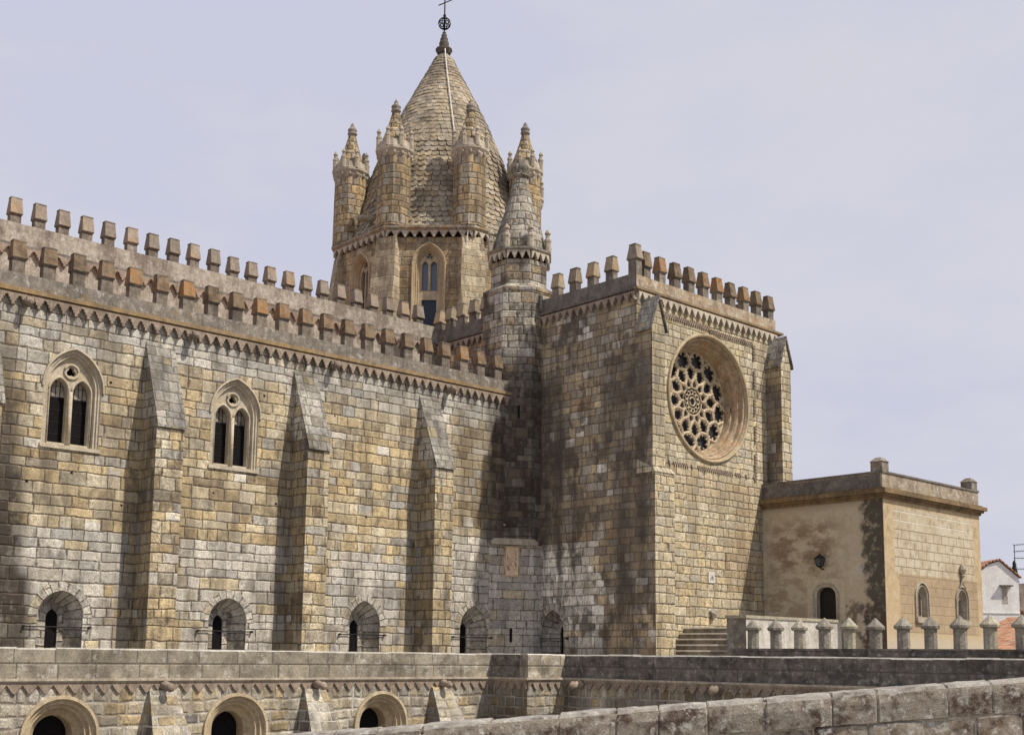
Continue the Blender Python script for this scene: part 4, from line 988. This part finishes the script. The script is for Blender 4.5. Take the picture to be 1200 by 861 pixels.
# two small arched windows
for i, x in enumerate(WXC):
    A = lambda o, b=1.95: shift(arch(.42, 2.85, .48, b, o, 10), x)
    mb = MB(); mb.loft(CS, [(A(.22), 0), (A(.21), .07), (A(.13), .08), (A(.11), .0), (A(.04), .0), (A(.03), .05), (A(0.), .05), (A(-.02), -.08), (A(-.08), -.06), (A(-.12), -.22)])
    mb.prism(CS, [(x - .64, 1.78), (x - .58, 1.68), (x + .58, 1.68), (x + .64, 1.78), (x + .64, 1.9), (x - .64, 1.9)], 0, .14)
    if i: # ogee stem and flower over the second window
        mb.tube([CS.p(x - .34, 3.40, .06), CS.p(x - .12, 3.56, .07), CS.p(x - .03, 3.78, .07), CS.p(x, 4.0, .07)], .045, 5)
        mb.tube([CS.p(x + .34, 3.40, .06), CS.p(x + .12, 3.56, .07), CS.p(x + .03, 3.78, .07), CS.p(x, 4.0, .07)], .045, 5)
        mb.lathe((x, CY0 - .1), [(.05, 3.9), (.12, 4.0), (.07, 4.06), (.16, 4.16), (.2, 4.28), (.14, 4.42), (.05, 4.55), (.01, 4.6)], 8)
    wf = mb.build('window', M['trim'], CH)
    mb = MB(); lw = .13
    lan = [shift(arch(lw, 2.72, lw * 1.3, 2.05), x + s * .16) for s in (-1, 1)] if i else [shift(arch(.235, 2.80, .26, 2.0), x)]
    mb.holed(CS, A(-.12), lan, -.18); 
    for l in lan: mb.loft(CS, [(l, -.2), (l, -.3)], closed=True)
    mb.build('tracery', M['trim'], wf)
    mb = MB(); mb.fbox(CS, x - .4, x + .4, 1.9, 3.3, -.36, -.3); mb.build('pane', M['black'] if i else M['glassdark'], wf)

# wall lantern over the door
WLt = thing('wall_lantern', (CX0, 30.05, 4.1), 'black iron lantern hanging on the stucco above the chapel door', 'lamp')
mb = MB(); P = CW.p; u0 = -30.05
mb.tube([P(u0, 4.05, 0), P(u0, 4.05, .12), P(u0, 4.12, .3)], .03, 6); mb.build('bracket', M['iron'], WLt)
def sq(z, h): return [P(u0 - h, z, .3 - h), P(u0 + h, z, .3 - h), P(u0 + h, z, .3 + h), P(u0 - h, z, .3 + h)]
def hx(mb, z0, h0, z1, h1):
    a, b = sq(z0, h0), sq(z1, h1)
    if (a[1] - a[0]).cross(a[2] - a[0]).z < 0: a.reverse(); b.reverse()
    mb.hexa(a, b)
mb = MB(); hx(mb, 4.12, .06, 4.18, .12); hx(mb, 4.52, .19, 4.66, .06); hx(mb, 4.66, .04, 4.74, .02)
for s in (-1, 1):
    for q in (-1, 1): mb.tube([P(u0 + s * .11, 4.18, .3 + q * .11), P(u0 + s * .17, 4.53, .3 + q * .17)], .014, 4)
mb.build('frame', M['iron'], WLt)
mb = MB(); hx(mb, 4.18, .10, 4.52, .16); mb.build('glass', M['glassdark'], WLt)

# ================================================================== CLOISTER
CL = thing('cloister_range', (20, 34, -6), 'lower cloister range with stone parapet, zigzag corbels and round arches below the nave', 'cloister')
YC, XC_ = 34.5, 33.0
S34 = SOUTH(YC); W33 = WEST(XC_)
AX = [8.65, 14.35, 20.05, 25.8]
mb = MB(); mb.holed(S34, [(-2, -6.2), (31.0, -6.2), (31.0, -.85), (-2, -.85)], [shift(arch(1.02, -2.42, 1.02, -4.2, 0, 12), x) for x in AX])
mb.face([(31, 34.5, -6.2), (31, 32.5, -6.2), (31, 32.5, -.85), (31, 34.5, -.85)]); mb.face([(31, 32.5, -6.2), (33, 32.5, -6.2), (33, 32.5, -.85), (31, 32.5, -.85)])
mb.face([(33, 32.5, -6.2), (33, 2, -6.2), (33, 2, -.85), (33, 32.5, -.85)])
mb.build('wall', M['cloister'], CL)
def corner_strip(mb, z0, z1, e, mi=0, inner=.45):
    mb.box(-2, 31. - e - .001, YC - e, YC + inner, z0, z1, mi)
    mb.box(31. - e, 31. + inner, 32.5 - e, YC + inner, z0, z1, mi)
    mb.box(31. + inner + .001, 33 + inner, 32.5 - e, 32.5 + inner, z0, z1, mi)
def parap(F, u0, u1, mat, d0=-.45, top=.10):
    """parapet of big blocks with worn, slightly uneven upper arrises"""
    mb = MB(); s = u0
    mb.fbox(F, u0, u1, -.78, -.02, d0, .0, 0)
    while s < u1 - .001:
        e = min(u1, s + random.uniform(.8, 1.35)); e = u1 if u1 - e < .4 else e
        tz = top + random.uniform(-.018, .008); ch = random.uniform(.035, .055)
        a = [F.p(s, 0, 0), F.p(e, 0, 0), F.p(e, 0, d0), F.p(s, 0, d0)]
        mb.hexa([p + Vector((0, 0, -.02)) for p in a], [p + Vector((0, 0, tz - ch)) for p in a], cap=(0, 0))
        b = [F.p(s + .008, tz, -ch), F.p(e - .008, tz, -ch), F.p(e - .008, tz, d0 + ch), F.p(s + .008, tz, d0 + ch)]
        mb.hexa([p + Vector((0, 0, tz - ch)) for p in a], b, 1, cap=(0, 1)); s = e
    return mb.build('parapet', [mat, M['arris']], CL)
M['arris'] = weathered('worn_sunlit_arris', (.46, .44, .39), (.20, .18, .15), (.56, .54, .49), dk=.5, white=.4)  # worn edge catching the sun, that light painted as paler stone
parap(SOUTH(YC - .02), -2, 30.99, M['coping']); parap(SOUTH(32.48), 31., 33., M['coping'])
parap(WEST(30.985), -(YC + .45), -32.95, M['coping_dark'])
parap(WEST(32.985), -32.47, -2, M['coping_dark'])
for z0, z1, e in ((-.85, -.78, .14), (-.90, -.85, .08)):
    mb = MB(); corner_strip(mb, z0, z1, e); mb.box(33 - e, 33.4, 2, 32.5 - e - .001, z0, z1)
    mb.build('string_course', M['trim'], CL)
mb = MB(); frieze(mb, S34, -2, 31, -.90, .44, .07, ZIG); frieze(mb, WEST(31.), -34.5, -32.5, -.90, .44, .07, ZIG); frieze(mb, SOUTH(32.5), 31, 33, -.90, .44, .07, ZIG); frieze(mb, W33, -32.5, -6, -.90, .44, .07, ZIG)
mb.build('zigzag_frieze', M['corbel'], CL)
for x in AX:
    mb = MB(); A = lambda o: shift(arch(1.02, -2.42, 1.02, -4.2, o, 16), x)
    mb.loft(S34, [(A(.14), 0.), (A(.13), .09), (A(.04), .10), (A(.02), .02), (A(-.02), -.05), (A(-.10), -.04), (A(-.14), -.16), (A(-.22), -.15), (A(-.28), -.32), (A(-.44), -.5), (A(-.46), -.9)])
    ar = mb.build('round_arch', M['trim_warm'], CL)
    mb = MB(); mb.fbox(S34, x - .7, x + .7, -4.2, -1.6, -1.0, -.91); mb.build('opening', M['black'], ar)
for x in (5.6, 11.5, 17.42, 22.95, 28.45):
    mb = MB(); x0, x1 = x - .42, x + .42; yb = YC - .001
    def rg(z, e, f): return [(x0 - e, YC - f, z), (x1 + e, YC - f, z), (x1 + e, yb, z), (x0 - e, yb, z)]
    mb.hexa(rg(-6.2, .28, 1.15), rg(-2.5, .22, .95), cap=(0, 1)); mb.hexa(rg(-2.5, .2, .9), rg(-1.15, .0, .12))
    bt = mb.build('stepped_buttress', M['cloister'], CL)
    gargoyle_mb(S34, x + .05, -1.02, .6, .13, False).build('water_spout', M['corbel'], CL)
for y in (31.6, 25.1, 19.0): gargoyle_mb(W33, -y, -1.02, .6, .15, False).build('water_spout', M['corbel'], CL)

mb = MB(); mb.box(-2, 38.2, YC + .45, 40.0, -1.3, -.95); mb.box(31.451, 38.2, 32.951, YC + .449, -1.3, -.951); mb.box(33.451, 60, 2, 32.95, -1.3, -.952); mb.box(38.2, 60, 32.95, 40, -1.3, -.953)
mb.build('terrace_floor', M['floor'], kind='structure')

# ================================================================== LOW WALL WITH POINTED POSTS
PW = thing('post_wall', (36.2, 15, -.95), 'low dark terrace wall carrying a row of pointed stone posts before the chapel', 'balustrade')
mb = MB(); mb.box(36.0, 36.42, 4, 26.9, -.95, .30); mb.build('wall', M['coping_dark'], PW)
mb = MB(); mb.box(35.97, 36.45, 3.97, 26.93, .30, .38); mb.build('coping', M['coping_dark'], PW)
def post_mb(y):
    m = MB(); x = 36.21
    m.lathe((x, y), [(.21, .37), (.205, 1.02)], 8, rot=r8)
    m.lathe((x, y), [(.21, 1.0), (.30, 1.04), (.31, 1.12)], 8, rot=r8, top=False)
    m.lathe((x, y), [(.31, 1.12), (.02, 1.42)], 8, rot=r8)
    return m
q0 = post_mb(26.1).build('pointed_post', M['post'], PW)
for k in range(1, 22): cp(q0, PW, (random.uniform(-.015, .015), -.986 * k + random.uniform(-.03, .03), random.uniform(-.02, .02)), random.uniform(-.2, .2))

# ================================================================== LANDING, STEPS
LW_ = thing('landing_wall', (43, 29.4, -.95), 'thick whitewashed landing wall with grey coping in front of the chapel door', 'wall')
mb = MB(); mb.box(39.62, 46.6, 28.9, 29.85, -.95, 1.62); mb.build('wall', M['whitewash'], LW_)
mb = MB(); mb.box(39.57, 46.65, 28.85, 29.9, 1.62, 1.74); mb.build('coping', M['post'], LW_)
mb = MB(); mb.box(39.614, 39.619, 28.9, 29.85, -.95, 1.615); mb.build('shaded_end_face', M['parapet'], LW_)  # dark sheet over the whitewash, shade of the west end painted on
SX = thing('stone_steps', (41, 32, -.95), 'flight of worn stone steps climbing beside the transept wall to the landing', 'steps')
zt = 1.32
for k in range(9):
    z1 = zt - .245 * k; x0 = 41.15 - .31 * k
    if z1 < -.9: break
    mb = MB(); mb.box(x0, x0 + .345 if k else 47.08, 29.86, YS - .001 if x0 > 39.4 else 32.25, -.95, z1 - .03)
    xa, xb, ya, yb_ = x0 - .05, x0 + .345 if k else 47.08, 29.855, YS - .002 if x0 > 39.4 else 32.24
    mb.hexa([(xa + .03, ya, z1 - .12), (xb, ya, z1 - .12), (xb, yb_, z1 - .12), (xa + .03, yb_, z1 - .12)], [(xa, ya, z1 - .06), (xb, ya, z1 - .06), (xb, yb_, z1 - .06), (xa, yb_, z1 - .06)], cap=(1, 0))
    mb.hexa([(xa, ya, z1 - .06), (xb, ya, z1 - .06), (xb, yb_, z1 - .06), (xa, yb_, z1 - .06)], [(xa + .06, ya, z1), (xb, ya, z1), (xb, yb_, z1), (xa + .06, yb_, z1)], cap=(0, 1)); mb.build('step', M['step'], SX)

# ================================================================== FOREGROUND WALL
FWt = thing('foreground_wall', (8, 5.7, -1.65), 'rough lichen covered stone wall with pale sunlit worn top running across the foreground', 'wall')
# two courses of uneven blocks over a lower body; the whole parapet climbs gently to the right
A0 = Vector([6.996, 12.139, -0.938]); A1 = Vector([12.629, 5.668, -0.148])
dv = Vector((A1.x - A0.x, A1.y - A0.y, 0)); LL = dv.length; dv.normalize(); slope = (A1.z - A0.z) / LL
nv_ = Vector((dv.y, -dv.x, 0))
if nv_.dot(Vector((-A0.x, -A0.y, 0))) < 0: nv_ = -nv_
class SFrame(Frame):
    def p(s_, u, z, d=0.): return s_.O + s_.a * u + Vector((0, 0, z + slope * u)) + s_.n * d
TH = .46
FF = SFrame((A0.x, A0.y, 0), dv, nv_); FF.O = Vector((A0.x, A0.y, 0)) + nv_ * TH
S0, S1 = -7.0, LL + 9.0
def course(name, top, bot, lens, dd0, roundtop):
    mb = MB(); s = S0
    while s < S1:
        e = min(S1, s + random.uniform(*lens)); zt = top + random.uniform(-.010, .010); off = random.uniform(-.012, .012)
        if roundtop: prof = [(dd0, bot), (dd0 + .004, zt - .15), (dd0 - .02, zt - .06), (dd0 - .07, zt - .018), (dd0 - .20, zt), (dd0 - TH + .06, zt - .004), (dd0 - TH + .01, zt - .05), (dd0 - TH, bot)]
        else: prof = [(dd0 - .02, bot + .006), (dd0, bot + .03), (dd0, zt - .03), (dd0 - .02, zt - .006), (dd0 - TH + .02, zt - .006), (dd0 - TH + .02, bot)]
        nsl = 7; sl = []
        for i in range(nsl + 1):
            ed = .013 if i in (0, nsl) else (.004 if i in (1, nsl - 1) else 0.); f = i / nsl
            ss = s + .004 + (e - s - .008) * (f if 0 < i < nsl else f); ss = s + .004 + (e - s - .008) * (0 if i == 0 else 1 if i == nsl else .03 if i == 1 else .97 if i == nsl - 1 else f)
            sl.append([FF.p(ss, z - (ed if z > zt - .1 else 0) + random.uniform(-.006, .006), d_ + off - (ed if d_ > dd0 - .1 else 0) + random.uniform(-.007, .007)) for d_, z in prof])
        for i in range(nsl):
            for k in range(len(prof) - 1):
                a, b = sl[i], sl[i + 1]; q = [a[k], b[k], b[k + 1], a[k + 1]]
                mb.face(q)
        mb.face(list(reversed(sl[0]))); mb.face(sl[-1]); s = e
    bmn = mb.build(name, M['fore'], FWt); return bmn
ZT = A0.z
course('coping_blocks', ZT, ZT - .33, (.42, .78), 0., True)
course('wall_course', ZT - .334, ZT - .62, (.32, .62), -.01, False)
course('lower_course', ZT - .624, ZT - .92, (.36, .7), -.01, False)
mb = MB(); q = [FF.p(S0, 0, -.03), FF.p(S1, 0, -.03), FF.p(S1, 0, -TH + .03), FF.p(S0, 0, -TH + .03)]
lo = [Vector((p.x, p.y, -6.2)) for p in q]; hi = [p + Vector((0, 0, ZT - .90)) for p in q]
if (q[1] - q[0]).cross(q[2] - q[0]).z < 0: lo.reverse(); hi.reverse()
mb.hexa(lo, hi); mb.build('wall_body', M['fore'], FWt)
mb = MB(); mb.hexa([FF.p(S0, ZT - .88, -.028), FF.p(S0, ZT - .88, -TH + .04), FF.p(S1, ZT - .88, -TH + .04), FF.p(S1, ZT - .88, -.028)], [FF.p(S0, ZT - .045, -.028), FF.p(S0, ZT - .045, -TH + .04), FF.p(S1, ZT - .045, -TH + .04), FF.p(S1, ZT - .045, -.028)]); mb.build('mortar', M['trim'], FWt)
mb = MB(); mb.face([FF.p(S0, 0, -.03) * 1 + Vector((0, 0, 0)), FF.p(S1, 0, -.03), FF.p(S1, 0, 24), FF.p(S0, 0, 24)]); 
for p in mb.v: p.z = -2.6
mb.build('walkway', M['floor'], kind='structure')

# ================================================================== TOWN BEYOND
def V3(x, y, z): return Vector((x, y, z))
HS = thing('white_house', (99, 42, -8), 'whitewashed house gable with one small window rising behind the chapel', 'house')
# gable wall faces the camera
hn = Vector((-.62, -.78, 0)).normalized(); ha = Vector((0, 0, 1)).cross(hn) * 1; HF = Frame((97.6, 45.3, 0), ha, hn)
mb = MB(); mb.prism(HF, [(-3.6, -8), (1.45, -8), (1.45, 6.95), (-.15, 8.3), (-1.0, 8.05), (-3.6, 6.2)], -9, 0); mb.build('wall', M['housew'], HS)
mb = MB()
for a, b in (((1.65, 6.90), (-.15, 8.38)), ((-.15, 8.38), (-1.0, 8.16)), ((-1.0, 8.16), (-3.8, 6.2))):
    mb.prism(HF, [a, b, (b[0], b[1] + .13), (a[0], a[1] + .13)] if a[0] < b[0] else [b, a, (a[0], a[1] + .13), (b[0], b[1] + .13)], -9.1, .15)
mb.build('roof', M['tiles'], HS)
mb = MB(); mb.fbox(HF, -.05, .45, 4.75, 6.15, -.05, .01); wi = mb.build('window', M['clere'], HS)
mb = MB(); mb.fbox(HF, -.25, .8, 6.2, 6.3, 0, .4); mb.build('awning', M['lead'], wi)
mb = MB(); mb.fbox(HF, -3.6, 1.45, 3.95, 4.05, 0, .06); mb.build('ledge', M['housew'], HS)
RH = thing('tiled_house', (80, 33, -8), 'house with a red clay tile roof just below the white gable', 'house')
mb = MB(); mb.box(70, 90, 22, 36.6, -8, .4); mb.build('wall', M['housew'], RH)
mb = MB(); mb.face([(69.4, 36.8, .3), (69.4, 21, .3), (80, 21, 3.0), (80, 36.8, 3.0)]); mb.face([(80, 36.8, 3.0), (80, 21, 3.0), (90.6, 21, .3), (90.6, 36.8, .3)]); mb.face([(69.4, 36.8, .3), (80, 36.8, 3.0), (90.6, 36.8, .3)]); mb.build('roof', M['tiles'], RH)
# distant block, ridge and cypresses at the right edge
GH = thing('grey_house', (130, 52, -8), 'long grey wall and red roof of a far house at the right edge', 'house')
gn = Vector((-.86, -.5, 0)).normalized(); GF = Frame((128, 56, 0), Vector((0, 0, 1)).cross(gn), gn)
mb = MB(); mb.prism(GF, [(-4, -8), (14, -8), (14, 8.0), (-4, 8.4)], -8, 0); mb.build('wall', M['clere'], GH)
mb = MB(); mb.prism(GF, [(-4, 5.4), (14, 3.6), (14, 3.8), (-4, 5.6)], 0.02, 3); mb.prism(GF, [(-4, 3.0), (14, 2.0), (14, 3.6), (-4, 5.4)], 2.4, 2.6); mb.build('roof', M['tiles'], GH)
def cypress(x, y, z0, h, label):
    T = thing('cypress', (x, y, z0), label, 'tree', 'cypresses behind the far house')
    mb = MB(); mb.tube([(x, y, z0), (x, y, z0 + h * .5), (x, y, z0 + h * .93)], [.22, .14, .03], 7); mb.build('trunk', M['bark'], T)
    mb = MB()
    for i in range(1500):
        tt = random.random() ** .8; r = (.15 + .95 * math.sin(math.pi * min(1, tt * .92 + .08)) ** .7) * (1 - tt * .55) * random.uniform(.45, 1.05)
        a = random.uniform(0, 6.283); p = V3(x + r * math.cos(a), y + r * math.sin(a), z0 + h * (.08 + .92 * tt)); s = random.uniform(.08, .2)
        d1 = V3(random.uniform(-1, 1), random.uniform(-1, 1), random.uniform(-.5, .5)).normalized() * s; d2 = V3(random.uniform(-.4, .4), random.uniform(-.4, .4), 1).normalized() * s * 2
        mb.face([p - d1, p + d1, p + d2])
    mb.build('crown', M['leaf'], T)
cypress(146.5, 66.3, -3, 15.2, 'taller dark cypress standing beyond the grey far wall')
cypress(148.6, 65.0, -3, 14.0, 'shorter dark cypress at the very right edge of view')
AN = thing('roof_antenna', (98.2, 44.0, 2), 'thin television antenna mast on the roof beside the white gable', 'antenna')
ax, ay = 98.9, 44.7
mb = MB(); mb.tube([(ax, ay, -1), (ax, ay, 9.75)], .035, 5); mb.build('mast', M['iron'], AN)
for zz, L in ((9.7, .9), (8.6, 1.2), (9.15, .8), (7.7, .9)):
    mb = MB(); e = Vector((.68, -.73, .08 if zz > 9 else 0)); p = V3(ax, ay, zz)
    mb.tube([p - e * .1, p + e * L], .025, 4)
    for k in range(5): q = p + e * (L * k / 4); mb.tube([q - V3(.1, .1, .12), q + V3(.1, .1, .12)], .012, 3)
    mb.build('aerial_arm', M['iron'], AN)
mb = MB()
n = 60; hp = []
for i in range(n + 1):
    a = rad(-35 + 150 * i / n); r = 900; hh = 14 + 9 * math.sin(i * .5) + 5 * math.sin(i * 1.3 + 1)
    hp.append((r * math.cos(a), r * math.sin(a), hh))
for i in range(n):
    a, b = hp[i], hp[i + 1]
    for k in range(3):
        f0, f1 = (.75 + .0 * k), 1
    mb.face([(a[0] * .6, a[1] * .6, -8.5), (b[0] * .6, b[1] * .6, -8.5), b, a]); mb.face([a, b, (b[0] * 1.5, b[1] * 1.5, -8.5), (a[0] * 1.5, a[1] * 1.5, -8.5)])
mb.build('hills', M['ground'], kind='structure')
